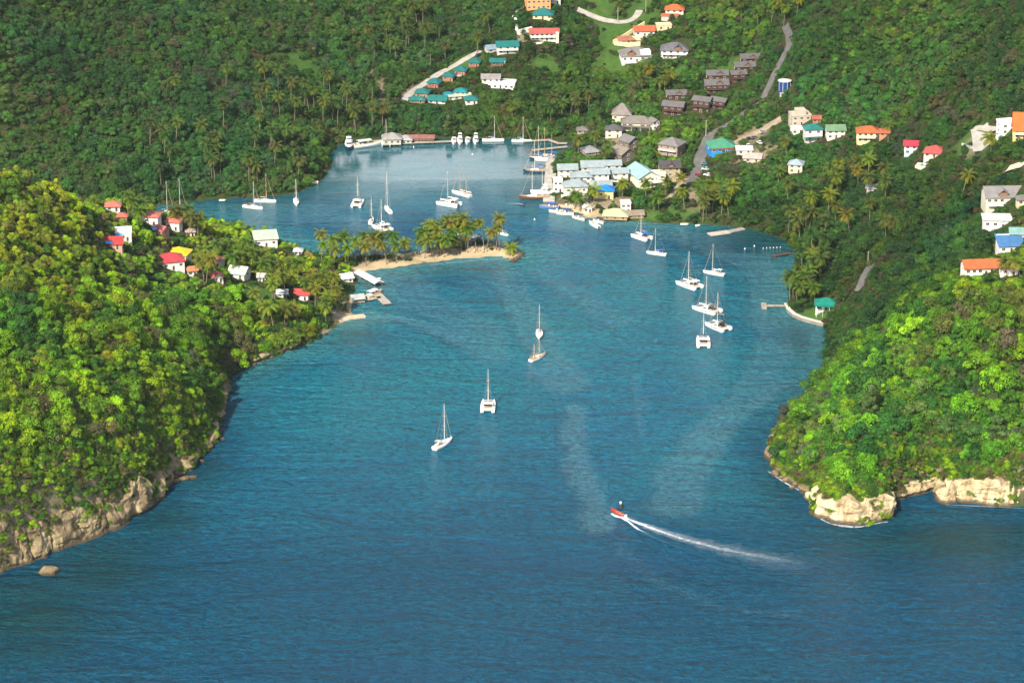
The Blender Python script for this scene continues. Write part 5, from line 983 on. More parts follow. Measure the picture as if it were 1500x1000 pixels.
for a, b, w_ in [(750, 384, 11), (755, 381, 14), (759, 378, 12), (763, 375, 11), (759, 371, 9), (766, 372, 10), (753, 376, 9), (768, 376, 7)]: rock(a, b, w_, 2, 'dark rock in the pile at the tip of the palm spit', 'rocks at the spit tip', .7)
for a, b, w_ in [(372, 534, 12), (398, 524, 11), (412, 519, 9), (430, 511, 12), (446, 504, 9), (462, 497, 9), (478, 489, 8), (386, 530, 8)]: rock(a, b, w_, 0, 'brown shore rock along the low left bank', 'rocks along the left bank', .6)
for a, b, w_ in [(1212, 500, 8), (1207, 534, 7), (1196, 568, 8), (1178, 590, 9), (1150, 622, 9), (322, 600, 9), (332, 570, 8)]: rock(a, b, w_, 0, 'low rock at the wooded waterline', 'rocks at the wooded waterline', .6)
# ------------------------------------------------------------------ foam and wake of the speedboat, surf at the bluff
fm = bpy.data.materials.new('foam'); t, n, l, b = nodes(fm); b.inputs['Base Color'].default_value = (.8, .85, .88, 1); b.inputs['Roughness'].default_value = .9
g_ = n.new('ShaderNodeNewGeometry').outputs['Position']; nz = noise(n, l, g_, .5, 6, .75); a_ = fmath(n, l, 'MULTIPLY', ramp_f(n, l, nz.outputs[0], .30, .62), attr(n, 'fade')); l.new(a_, b.inputs['Alpha'])
def ribbon(name, pts, z=.06, m=fm, prof=None):
    """pts: (photo x, y, half width m, strength)"""
    q = np.array([[*P(a, b_), w_, s_] for a, b_, w_, s_ in pts]); L = np.concatenate([[0], np.cumsum(np.hypot(*np.diff(q[:, :2], axis=0).T))]); n_ = max(8, int(L[-1] / 1.2)); s = np.linspace(0, L[-1], n_); q = np.stack([np.interp(s, L, q[:, k]) for k in range(4)], 1)
    for _ in range(5): q[1:-1, :2] = (q[:-2, :2] + 2 * q[1:-1, :2] + q[2:, :2]) / 4
    T = np.stack([np.gradient(q[:, 0]), np.gradient(q[:, 1])], 1); T /= np.linalg.norm(T, axis=1)[:, None]; N_ = np.stack([-T[:, 1], T[:, 0]], 1); pr = prof or [(-1, 0, 0), (-.5, .8, 0), (0, 1, 0), (.5, .8, 0), (1, 0, 0)]; vs = []; fa = []
    for i in range(n_):
        wob = 1 + .5 * (float(vnoise(np.array(s[i] / 3.0), np.array(1.0), 5)) - .5)
        for o_, al, zz in pr: vs.append((q[i, 0] + N_[i, 0] * o_ * q[i, 2] * wob, q[i, 1] + N_[i, 1] * o_ * q[i, 2] * wob, z + zz * q[i, 3])); fa.append(al * q[i, 3])
    k = len(pr); ms = MB().add(vs, [(i*k+j, i*k+j+1, (i+1)*k+j+1, (i+1)*k+j) for i in range(n_-1) for j in range(k-1)]).mesh(name, m, True)
    at = ms.attributes.new('fade', 'FLOAT', 'POINT'); at.data.foreach_set('value', np.array(fa, np.float32)); return tag(link(name, ms), kind='structure')
ribbon('boat_wake', [(910, 755, .8, 1.6), (930, 764, .9, 1.3), (962, 776, 1.0, .8), (1000, 789, 1.2, .45), (1050, 802, 1.5, .28), (1100, 812, 1.8, .18), (1180, 826, 2.2, .0)])
ribbon('boat_wake', [(909, 757, .9, 1.6), (920, 763, .7, 1.3), (934, 775, .6, .9), (960, 787, .8, .35), (1000, 803, .9, .1)], .075)
ribbon('bow_spray', [(896, 752, .7, 1.4), (902, 756, 1.1, 1.6), (910, 758, .8, 1.2)], .09)
WV = [(-1, 0, 0), (-.5, 0, .45), (0, 0, 1), (.5, 0, .45), (1, 0, 0)]
ribbon('boat_wake', [(918, 758, 1.5, .5), (960, 775, 3, .26), (1010, 791, 4.5, .17), (1070, 806, 7, .10), (1140, 822, 9, .05), (1200, 834, 12, .0)], .045)
wdk = surf((.004, .045, .085), 'dark_wave_face', .5, .2, .3, spec=.08)  # wake ridges painted dark, standing in for their dimmer reflection
for w_ in (wdk,):
    ribbon('wake_wave', [(918, 758, .5, .1), (950, 766, 1.1, .4), (1000, 773, 1.3, .4), (1060, 780, 1.3, .35), (1120, 790, 1.1, .2), (1190, 800, .2, .02)], .0, w_, WV); ribbon('wake_wave', [(934, 776, .5, .1), (965, 788, 1.0, .4), (1010, 806, 1.3, .4), (1060, 826, 1.2, .3), (1130, 846, .9, .15), (1180, 858, .15, .02)], .0, w_, WV)
    ribbon('wake_wave', [(960, 770, .5, .1), (1010, 781, .7, .2), (1080, 793, .6, .15), (1150, 803, .15, .02)], .0, w_, WV)
ribbon('surf_foam', [(1200, 758, .6, .5), (1215, 767, .6, .4), (1240, 771, 1.3, .7), (1262, 772, .7, .55), (1284, 766, .7, .35), (1300, 764, .7, .5)], .08); ribbon('surf_foam', [(1125, 690, .5, .4), (1150, 707, .6, .7), (1175, 720, .6, .5)], .08); ribbon('surf_foam', [(600, 391, .4, .1), (650, 386, .5, .35), (700, 381, .5, .3), (742, 379, .5, .35), (750, 386, .4, .2)], .07); ribbon('surf_foam', [(1385, 739, .5, .2), (1430, 741, .6, .3), (1500, 744, .5, .2)], .08)
ribbon('boat_wake', [(765, 299, .4, .9), (755, 298, .6, .5), (742, 298, .8, .2)], .06)
# ------------------------------------------------------------------ spit: parasols, tent, driftwood
def parasol(px, py, col, label, r_=2.0, h=2.6, flat=.7):
    x, y, z = G(px, py); rt = empty('parasol', (x, y, z), 0, label, 'parasol'); MB().tube([(0, 0, -.3), (0, 0, h + flat)], .05, 6).build('pole', wood, rt)
    vs = [(0, 0, h + flat)]; n_ = 8
    for k in range(n_): vs.append((r_ * math.cos(k * .785), r_ * math.sin(k * .785), h))
    for k in range(n_): vs.append((r_ * .98 * math.cos(k * .785), r_ * .98 * math.sin(k * .785), h - .15))
    fs = [(0, 1 + k, 1 + (k + 1) % n_) for k in range(n_)] + [(1 + k, 9 + k, 9 + (k + 1) % n_, 1 + (k + 1) % n_) for k in range(n_)]; MB().add(vs, fs).build('canopy', surf(col, 'parasol_cloth', .8, .1, 1), rt)
parasol(683, 357, (.72, .42, .06), 'yellow orange parasol under the spit palms', 2.6, 2.4, 1.2); parasol(692, 353, (.70, .74, .72), 'white parasol with mint edge at the right end of the palms', 3.0, 2.4, 1.0); parasol(676, 351, (.66, .6, .5), 'pale tan parasol behind the yellow one', 2.6, 2.4, .7); parasol(699, 352, (.62, .28, .08), 'small orange parasol behind the white one', 1.4, 2.2, .5)
x, y, z = G(667, 363); rt = empty('changing_tent', (x, y, z), 0, 'tall dark green canvas tent among the spit palms', 'tent'); MB().loft([[(-1.3, -1.3, -.2), (1.3, -1.3, -.2), (1.3, 1.3, -.2), (-1.3, 1.3, -.2)], [(-1.1, -1.1, 4.2), (1.1, -1.1, 4.2), (1.1, 1.1, 4.2), (-1.1, 1.1, 4.2)], [(-.1, -.1, 5.4), (.1, -.1, 5.4), (.1, .1, 5.4), (-.1, .1, 5.4)]], close=True).build('canvas', surf((.01, .12, .05), 'green_canvas', .8, .2, .8), rt)
for a, b, L_, q, lb in [(650, 383, 6, 15, 'dark driftwood log at the waterline below the palms'), (622, 385, 5, -10, 'grey driftwood log left of the dark one'), (630, 366, 6, 20, 'grey driftwood branch under the spit palms'), (611, 377, 5, 5, 'bleached log on the left of the spit beach'), (724, 366, 4, -8, 'low log near the spit point')]:
    x, y, z = G(a, b); o = MB().tube([(-L_/2, 0, .1), (-L_*.1, .25, .3), (L_/2, -.1, .2)], [.22, .3, .14], 7).tube([(-L_*.1, .25, .3), (L_*.1, .9, .9)], [.12, .05], 5).build('driftwood', surf((.2, .17, .13), 'driftwood_bark', .9, .35, 1), None, False, (x, y, z), R(q)); tag(o, lb, 'driftwood')
# ------------------------------------------------------------------ people
def skin_body(name, joints, edges, mats):
    me = bpy.data.meshes.new(name); me.from_pydata([j[:3] for j in joints], edges, []); o = link(name, me); md = o.modifiers.new('s', 'SKIN'); o.modifiers.new('u', 'SUBSURF').levels = 1
    for i, j in enumerate(joints): v = me.skin_vertices[0].data[i]; v.radius = (j[3], j[4]); v.use_root = i == 0
    dg = bpy.context.evaluated_depsgraph_get(); ev = bpy.data.meshes.new_from_object(o.evaluated_get(dg)); bpy.data.objects.remove(o); ev.materials.clear()
    for mm in mats: ev.materials.append(mm)
    for p in ev.polygons: p.use_smooth = True
    ev.name = name; return ev
skin = [surf((.30, .17, .10), 'tan_skin', .6, .1, 3), surf((.10, .055, .035), 'dark_skin', .6, .1, 3), surf((.45, .28, .2), 'fair_skin', .6, .1, 3)]; hair_m = surf((.03, .02, .015), 'dark_hair', .8, .2, 4)
STAND = [(0,0,.95,.13,.10), (0,0,1.15,.13,.10), (0,0,1.36,.15,.10), (0,0,1.47,.06,.06), (0,-.02,1.58,.085,.095), (0,-.02,1.69,.07,.08), (.19,0,1.40,.06,.06), (.25,.02,1.12,.042,.042), (.27,-.08,.88,.034,.034), (.28,-.12,.78,.03,.04), (-.19,0,1.40,.06,.06), (-.25,.02,1.12,.042,.042), (-.27,-.08,.88,.034,.034), (-.28,-.12,.78,.03,.04), (.10,0,.88,.09,.09), (.11,-.03,.50,.06,.06), (.11,.02,.10,.04,.04), (.11,-.14,.04,.04,.03), (-.10,0,.88,.09,.09), (-.11,.02,.50,.06,.06), (-.11,.05,.10,.04,.04), (-.11,-.10,.04,.04,.03)]
SEDG = [(0,1),(1,2),(2,3),(3,4),(4,5),(2,6),(6,7),(7,8),(8,9),(2,10),(10,11),(11,12),(12,13),(0,14),(14,15),(15,16),(16,17),(0,18),(18,19),(19,20),(20,21)]
SIT = [(0,0,.10,.14,.11), (0,.06,.32,.13,.10), (0,.08,.54,.15,.10), (0,.06,.65,.06,.06), (0,.03,.76,.085,.095), (0,.03,.87,.07,.08), (.19,.08,.57,.06,.06), (.27,.14,.32,.042,.042), (.25,-.02,.12,.034,.034), (.24,-.12,.07,.03,.04), (-.19,.08,.57,.06,.06), (-.27,.14,.32,.042,.042), (-.25,-.02,.12,.034,.034), (-.24,-.12,.07,.03,.04), (.10,-.06,.12,.09,.09), (.13,-.45,.34,.06,.06), (.13,-.72,.08,.04,.04), (.13,-.86,.05,.04,.03), (-.10,-.06,.12,.09,.09), (-.13,-.47,.28,.06,.06), (-.13,-.80,.08,.04,.04), (-.13,-.94,.05,.04,.03)]
BODY = {}
def person(x, y, z, rz, pose, sk, top_c, short_c, label, group=None, parent=None):
    if (pose, sk) not in BODY: BODY[(pose, sk)] = skin_body('body', STAND if pose == 'stand' else SIT, SEDG, [skin[sk]])
    rt = empty('person', (x, y, z), R(rz), label, 'person', group); link('body', BODY[(pose, sk)], rt); J = STAND if pose == 'stand' else SIT
    h = J[5]; MB().loft([[((.088 - .03 * (k == 3) ) * math.cos(a * .785) * (1 - .12 * k), h[1] + .01 + .1 * math.sin(a * .785) * (1 - .12 * k), h[2] - .03 + .035 * k) for a in range(8)] for k in range(4)], close=True).build('hair', hair_m, rt, True)
    def shell(j, k, e, m, nm): MB().tube([J[j][:3], J[k][:3]], [J[j][3] + e, J[k][3] + e], 8).build(nm, m, rt, True)
    cm = surf(short_c, 'shorts_cloth', .8, .1, 2); a, b_ = J[14], J[15]
    mb = MB()
    for j, k in ((14, 15), (18, 19)): p, q = Vector(J[j][:3]), Vector(J[k][:3]); mb.tube([p + (p - q) * .1, p + (q - p) * .6], [.115, .095], 8)
    mb.build('shorts', cm, rt, True)
    if top_c: shell(1, 2, .035, surf(top_c, 'shirt_cloth', .8, .1, 2), 'shirt')
    return rt
for a, b, q, ps, sk, tc, sc_, lb in [(664, 373, 20, 'stand', 1, None, (.05, .08, .3), 'person standing alone on the beach in dark shorts'), (696, 371, -30, 'sit', 0, (.5, .06, .05), (.1, .1, .1), 'person in a red top sitting, left end of the beach group'), (700, 371, 10, 'stand', 0, (.6, .12, .05), (.3, .05, .05), 'person in an orange red shirt standing amid the beach group'),
        (704, 369, 60, 'sit', 2, (.06, .06, .08), (.05, .05, .05), 'person in dark clothes sitting in the beach group'), (709, 370, -60, 'sit', 1, (.25, .05, .06), (.1, .05, .05), 'person in maroon sitting at the right end of the beach group'), (690, 361, 30, 'stand', 2, (.7, .7, .68), (.1, .15, .3), 'person in a white shirt beside the white parasol'), (820, 296, 0, 'stand', 1, (.7, .68, .6), (.1, .1, .12), 'person in a pale shirt walking along the marina front')]:
    x, y, z = G(a, b); person(x, y, float(H(x, y)), q, ps, sk, tc, sc_, lb)
hd = R(-42); fx, fy = math.sin(hd), math.cos(hd)
person(spx - fx * 2.55, spy - fy * 2.55, .87, 42 + 180, 'sit', 1, (.03, .12, .45), (.05, .05, .08), 'driver in a blue shirt sitting in the red speedboat'); person(spx - fx * .0 + .1, spy - fy * .0, .55, 42 + 200, 'sit', 0, (.10, .10, .3), (.1, .1, .1), 'passenger in navy sitting amidships in the red speedboat')
# ------------------------------------------------------------------ poles
for a, b, h, lb in [(1034, 200, 9, 'pale utility pole by the bend of the right road'), (905, 33, 9, 'wooden utility pole by the top lane'), (1271, 392, 8, 'utility pole above the road patch on the right slope'), (946, 20, 8, 'utility pole near the top grass slope')]:
    x, y, z = G(a, b); rt = empty('utility_pole', (x, y, z), 0, lb, 'pole'); MB().tube([(0, 0, -.5), (0, 0, h)], [.18, .12], 7).build('post', surf((.5, .46, .4), 'pole_wood', .8, .2, 1), rt); MB().box((0, 0, h - .5), (1.8, .12, .14)).build('crossarm', wood, rt)
# ------------------------------------------------------------------ palms, each where its crown shows
GOLD, PGRN, PDRK, POLV = (.14, .175, .016), (.075, .13, .014), (.04, .085, .018), (.08, .118, .022)
PK_ = 1.0
L1, G1 = 'tall coconut palm in the grove along the sandy spit', 'coconut palms on the spit'
for a, b, h in [(605, 318, 15), (614, 338, 12), (621, 323, 15), (622, 350, 10), (632, 345, 11), (637, 318, 17), (641, 312, 17), (646, 338, 13), (655, 322, 16), (661, 314, 17), (664, 340, 12), (669, 318, 16), (676, 330, 14), (682, 318, 17), (685, 334, 13), (650, 350, 10), (640, 352, 9), (628, 330, 14), (598, 334, 13), (590, 330, 13), (608, 352, 9), (576, 345, 12), (562, 343, 12), (552, 345, 12), (580, 358, 10), (594, 356, 9), (566, 360, 10), (545, 352, 11), (530, 345, 12), (520, 355, 11), (536, 362, 10), (555, 366, 10), (510, 350, 12), (498, 345, 13), (487, 350, 12), (505, 365, 10), (521, 371, 10), (490, 366, 10), (472, 342, 13), (470, 360, 11), (540, 374, 9), (575, 370, 9), (652, 330, 13), (659, 328, 15), (667, 330, 12), (674, 340, 11), (648, 322, 15), (634, 328, 15), (626, 340, 11), (612, 326, 14), (645, 352, 8), (668, 352, 8)]:
    palm(a, b, h, L1, G1, GOLD if rnd.random() < .45 else PGRN)
for a, b, h, lb in [(697, 331, 13, 'palm with thin crown left of the leaning pair at the spit point'), (709, 326, 15, 'palm nearest the point with two tiers of fronds'), (713, 340, 11, 'short golden palm under the two tiered one'), (731, 322, 17, 'highest palm at the spit tip, golden fronds'), (727, 334, 12, 'smaller palm just below the highest tip palm'), (748, 366, 3.5, 'tiny young palm at the spit rocks'), (617, 376, 6, 'short golden palm standing on the open beach')]: palm(a, b, h, lb, None, GOLD)
def grove(n_, x0, y0, x1, y1, h0, h1, lb, gp, tints, foot=False):
    k = 0; tr_ = 0; pts = []
    while k < n_ and tr_ < n_ * 30:
        tr_ += 1; a, b = rnd.uniform(x0, x1), rnd.uniform(y0, y1)
        if any(q0 - 8 < a < q2 + 8 and q1 - 6 < b < q3 + 8 for q0, q1, q2, q3, q4 in LOW): continue
        if any(abs(a - c) < 7 and abs(b - d) < 6 for c, d in pts): continue
        x, y, z = G(a, b + 18)
        if z < .8 or any(math.hypot(x - c[0], y - c[1]) < c[2] + .5 for c in CLEAR): continue
        pts.append((a, b)); palm(a, b, rnd.uniform(h0, h1), lb, gp, rnd.choice(tints)); k += 1
V = 'golden green palm among the houses of the left village'
grove(26, 375, 385, 500, 455, 8, 12, 'golden green palm behind the left beach', 'palms behind the left beach', [GOLD, GOLD, PGRN]); grove(12, 290, 355, 390, 410, 9, 13, V, 'palms of the left village', [GOLD, PGRN, POLV]); grove(5, 225, 295, 290, 345, 9, 12, V, 'palms of the left village', [POLV, PGRN])
grove(5, 185, 280, 225, 330, 9, 11, V, 'palms of the left village', [POLV, PGRN]); grove(3, 230, 365, 300, 395, 8, 11, V, 'palms of the left village', [POLV, GOLD])
F = 'slender palm standing above the dark wood left of the lagoon'; FG = 'palms in the wood left of the lagoon'
grove(24, 215, 180, 440, 245, 10, 14, F, FG, [POLV, POLV, PDRK]); grove(8, 255, 95, 440, 170, 10, 13, F, FG, [POLV, PDRK]); grove(18, 380, 100, 560, 165, 11, 15, 'tall palm above the clearing beyond the lagoon', 'palms round the far clearing', [POLV, POLV, PDRK]); grove(10, 560, 20, 720, 70, 10, 14, 'tall palm on the far wooded slope', 'palms on the far slope', [POLV, PDRK]); grove(10, 500, 0, 620, 60, 10, 14, 'tall palm on the far wooded slope', 'palms on the far slope', [PDRK, POLV])
grove(14, 745, 128, 940, 160, 9, 12, 'palm in the valley wood behind the docks', 'palms in the valley wood', [POLV, PDRK]); grove(9, 845, 195, 905, 240, 7, 10, 'palm in the resort garden behind the marina', 'palms in the resort garden', [PGRN, POLV]); grove(8, 940, 80, 985, 125, 7, 10, 'golden palm below the big white villa', 'palms below the white villa', [GOLD, POLV])
for a, b, h in [(842, 286, 8), (850, 290, 8), (870, 279, 8), (885, 304, 7), (912, 268, 9), (946, 268, 9), (958, 290, 8), (965, 288, 8), (975, 265, 9), (995, 262, 9), (1003, 283, 10)]: palm(a, b, h, 'palm in front of the marina buildings', 'palms of the marina front', rnd.choice([GOLD, PGRN]))
RS = 'tall golden crowned palm on the tree slope right of the bay'; RG = 'palms on the right slope'
grove(11, 1000, 268, 1085, 300, 10, 14, 'palm behind the right beach', 'palms behind the right beach', [GOLD, POLV]); grove(24, 1140, 230, 1310, 330, 9, 14, RS, RG, [GOLD, POLV, POLV]); grove(14, 1150, 310, 1215, 400, 10, 14, RS, RG, [POLV, PDRK, GOLD])
for a, b, h in [(1163, 400, 13), (1171, 394, 13), (1178, 404, 12), (1168, 412, 11), (1158, 408, 11), (1186, 412, 10), (1194, 420, 9), (1175, 420, 9)]: palm(a, b, h, 'palm in the cluster on the sea wall lawn', 'palms of the sea wall lawn', rnd.choice([PGRN, POLV]))
palm(1412, 258, 10, 'single golden palm below the entrance drive on the ridge', None, GOLD); palm(1496, 385, 9, 'bright palm right of the headland villa at the picture edge', None, GOLD); palm(1472, 384, 8, 'palm behind the roofs of the headland villa', None, PGRN); palm(1453, 202, 8, 'golden palm beside the entrance drive', None, GOLD); palm(1302, 185, 10, 'pale palm just right of the yellow villa', None, POLV); palm(1153, 207, 11, 'palm left of the teal roofed three storey house', None, POLV)
grove(6, 1060, 0, 1180, 20, 10, 13, 'palm at the top of the right hill', 'palms at the hill top', [GOLD, POLV])
for x_, y_, h_, g_ in PALMS: CLEAR.append((x_, y_, .3))
# ------------------------------------------------------------------ the woods
CLEAR = globals().get('CLEAR', [])       # (x, y, radius): nothing grows here
LOW = globals().get('LOW', [])           # (px0, py0, px1, py1, y): crowns nearer than y must stay below this window of view
fr = np.random.RandomState(99)
def jitter_grid(sp, x0=-430, x1=430, y0=950, y1=2080):
    a, b_ = np.meshgrid(np.arange(x0, x1, sp), np.arange(y0, y1, sp * .87)); a = a + (np.arange(a.shape[0]) % 2)[:, None] * sp / 2
    return (a + fr.uniform(-.42, .42, a.shape) * sp).ravel(), (b_ + fr.uniform(-.42, .42, a.shape) * sp).ravel()
tx, ty = jitter_grid(3.3)
_gy = (H(tx, ty + 4) - H(tx, ty - 4)) / 8
_see = np.clip((_gy * .94 + .33) / .33, .3, 3.0)
_k = fr.uniform(0, 1, len(tx)) < np.clip((.28 + .22 * _see) * np.where(ty < 1320, 1.2, 1.0), 0, 1); tx, ty = tx[_k], ty[_k]
tz = H(tx, ty)
sd = SD(tx, ty, DD); wet = SD(tx, ty, WET.astype(float)) > .5; grs = SD(tx, ty, GRASS); snd = SD(tx, ty, SAND); ear = SD(tx, ty, EARTH); sw = SD(tx, ty, WW); chh = SD(tx, ty, CH)
px_, py_ = proj(tx, ty, tz + 4)
ok = (~wet) & (tz > .5) & (px_ > -170) & (px_ < 1670) & (py_ > -130) & (py_ < 900)
ok &= (sd > np.where(chh > 4, 2.5, np.where(sw < 6, 2.0, 1.2)))
ok &= fr.uniform(0, 1, len(tx)) > np.maximum(grs * 1.0, np.maximum(snd * 1.02, ear * .92))
tx, ty, tz, sd, px_, py_, grs, chh = [a[ok] for a in (tx, ty, tz, sd, px_, py_, grs, chh)]
N = len(tx)
rad = fr.gamma(5.0, 0.50, N) + 1.0; rad = np.clip(rad, 1.8, 6.2)
big_ = fr.uniform(0, 1, N) < .07; rad = np.where(big_, fr.uniform(4.8, 6.6, N), rad); rad = np.where((tx < 0) & (ty < 1490) & (py_ < 430), rad * .74, rad)
far = np.clip((ty - 1250) / 500, 0, 1); rad *= 1 - .27 * far
edge = (chh > 4) & (sd < 10); rad = np.where(edge, np.minimum(rad, 1.2 + sd * .22), rad)
hz = rad * fr.uniform(.75, 1.4, N)
keep = np.ones(N, bool)
for (x, y, r_) in CLEAR: keep &= np.hypot(tx - x, ty - y) > r_ + rad * .75
for (a0, b0, a1, b1, yy) in LOW:
    ux, uy = proj(tx, ty, tz + hz * 1.25); rp = rad * FPX / (ty * CP)
    bx, by = proj(tx, ty, tz)
    hit = (ty < yy) & (ux + rp * .7 > a0) & (ux - rp * .7 < a1) & (uy < b1) & (by > b0)
    hit2 = hit & (uy < b1)
    # shrink to a bush if that clears the view, else leave the place open
    room = (by - b1) / (FPX / (ty * CP)) / CP
    nh = np.clip(room / 1.3, 0, 9); small = hit2 & (nh > 1.6)
    hz = np.where(small, np.minimum(hz, nh), hz); rad = np.where(small, np.minimum(rad, nh * 1.1 + .4), rad)
    keep &= ~(hit2 & ~small)
tx, ty, tz, sd, px_, py_, rad, hz, far, grs, chh = [a[keep] for a in (tx, ty, tz, sd, px_, py_, rad, hz, far, grs, chh)]
N = len(tx)
# species colours (leaf base colours)
PAL = [[(.20, .34, .010), (.10, .21, .012), (.045, .125, .014), (.11, .16, .018), (.12, .11, .04), (.20, .25, .014)],
       [(.050, .125, .022), (.060, .14, .026), (.036, .095, .022), (.075, .115, .032), (.095, .095, .042), (.042, .105, .034)],
       [(.068, .165, .020), (.055, .135, .022), (.040, .10, .020), (.09, .135, .028), (.10, .095, .04), (.11, .185, .018)],
       [(.050, .125, .018), (.040, .10, .020), (.030, .08, .020), (.075, .105, .026), (.095, .085, .04), (.095, .165, .018)],
       [(.20, .34, .010), (.10, .21, .012), (.048, .125, .014), (.11, .155, .025), (.13, .12, .06), (.12, .25, .012)]]
PW = [[.24, .32, .21, .13, .05, .05], [.26, .26, .20, .15, .05, .08], [.28, .28, .18, .14, .04, .08], [.27, .27, .24, .12, .05, .05], [.13, .30, .27, .16, .07, .07]]
zone = np.zeros(N, int)
zone = np.where((tx < 0) & (ty < 1490) & (px_ < 600), 0, zone)
zone = np.where((tx < 30) & (ty >= 1490), 1, zone)
zone = np.where((tx >= 30) & (ty >= 1490), 2, zone)
zone = np.where((tx >= 30) & (ty < 1490), 3, zone)
zone = np.where((tx >= 60) & (ty < 1245 + 25 * (fbm(tx / 20, ty / 20, 8) - .5)) & (px_ > 1120 + (py_ < 560) * (560 - py_) * .55 + fr.normal(0, 26, N)), 4, zone)
ridge = (zone == 0) & (py_ < 430)
cl = fbm(tx / 24, ty / 24, 5, 2); tintc = np.zeros((N, 3)); ids = np.zeros(N, int)
for zc in range(5):
    m = zone == zc; n_ = m.sum()
    if not n_: continue
    rk = np.argsort(np.argsort(cl[m] + fr.uniform(-.38, .38, n_))) / n_          # kinds stand in loose groups
    od = np.array([2, 1, 0, 5, 3, 4]); cw = np.cumsum(np.array(PW[zc])[od]); ids[m] = od[np.clip(np.searchsorted(cw, rk), 0, 5)]
ids = np.where(ridge & (fr.uniform(0, 1, N) < .6), fr.choice([3, 3, 5, 0, 4], N), ids)
_pt = fbm(tx / 75 + 3, ty / 75, 71, 3) - .47; _pu = fbm(tx / 50, ty / 50 + 8, 83, 3) - .47
PA = np.array(PAL); PA = np.vstack([PA, [[(.22, .38, .014), (.15, .28, .018), (.08, .17, .018), (.17, .245, .026), (.155, .165, .045), (.25, .33, .018)]]]); zt = np.where(ridge, 5, zone); tintc = PA[zt, ids] * np.array([1.06, 1.2, 1.2, 1.12, .95, 1.0])[zt][:, None] * fr.uniform(.8, 1.22, (N, 1)) * (1 + fr.normal(0, .05, (N, 3))) * (1 + 1.1 * _pt[:, None]) * np.stack([1 + 1.3 * _pu, 1 + .35 * _pu, 1 - .8 * _pu], 1)
rot = fr.uniform(0, 6.283, N)
proto = fr.choice(8, N, p=[.15, .15, .13, .14, .13, .12, .1, .08]); bare = (ids == 4) & (fr.uniform(0, 1, N) < .5)
# ---- the nearest 300 crowns as trees of their own
vis = (px_ > 5) & (px_ < 1495) & (py_ < 990)
size = rad / np.hypot(ty, tx); score = np.where(vis, 1 / ty, 0) * (rad > 3.0)
LN = {0: ('bright lime green', 'lime'), 1: ('fresh green', 'green'), 2: ('dark green', 'dark'), 3: ('dull olive green', 'olive'), 4: ('brownish half dry', 'brown'), 5: ('yellow green', 'yellow'), 6: ('green', 'green')}
left = np.where((zone == 0) & vis & (rad > 2.8))[0]; right = np.where((zone == 4) & vis & (rad > 2.8))[0]
left = left[np.argsort(ty[left])][:150]; right = right[np.argsort(ty[right])][:150]
pick = np.concatenate([left, right]); ismain = np.zeros(N, bool); ismain[pick] = True
for q in pick:
    z_ = zone[q]; nm = LN[ids[q]][0]
    if z_ == 0: lb = f'{nm} broadleaf tree in the wood above the long left cliff'; gp = f'{nm} trees above the left cliff'
    else: lb = f'{nm} broadleaf tree in the wood on the right headland above pale bluffs'; gp = f'{nm} trees on the right headland'
    rt = empty('broadleaf_tree', (tx[q], ty[q], tz[q] - .2), float(rot[q]), lb, 'tree', gp)
    s = (rad[q], rad[q], hz[q]); t_ = link('trunk', TRUNKS[q % 3], rt); t_.scale = s
    c_ = link('crown', BARE if bare[q] else CROWNS[proto[q]], rt); c_.scale = s; set_tint(c_, tintc[q])
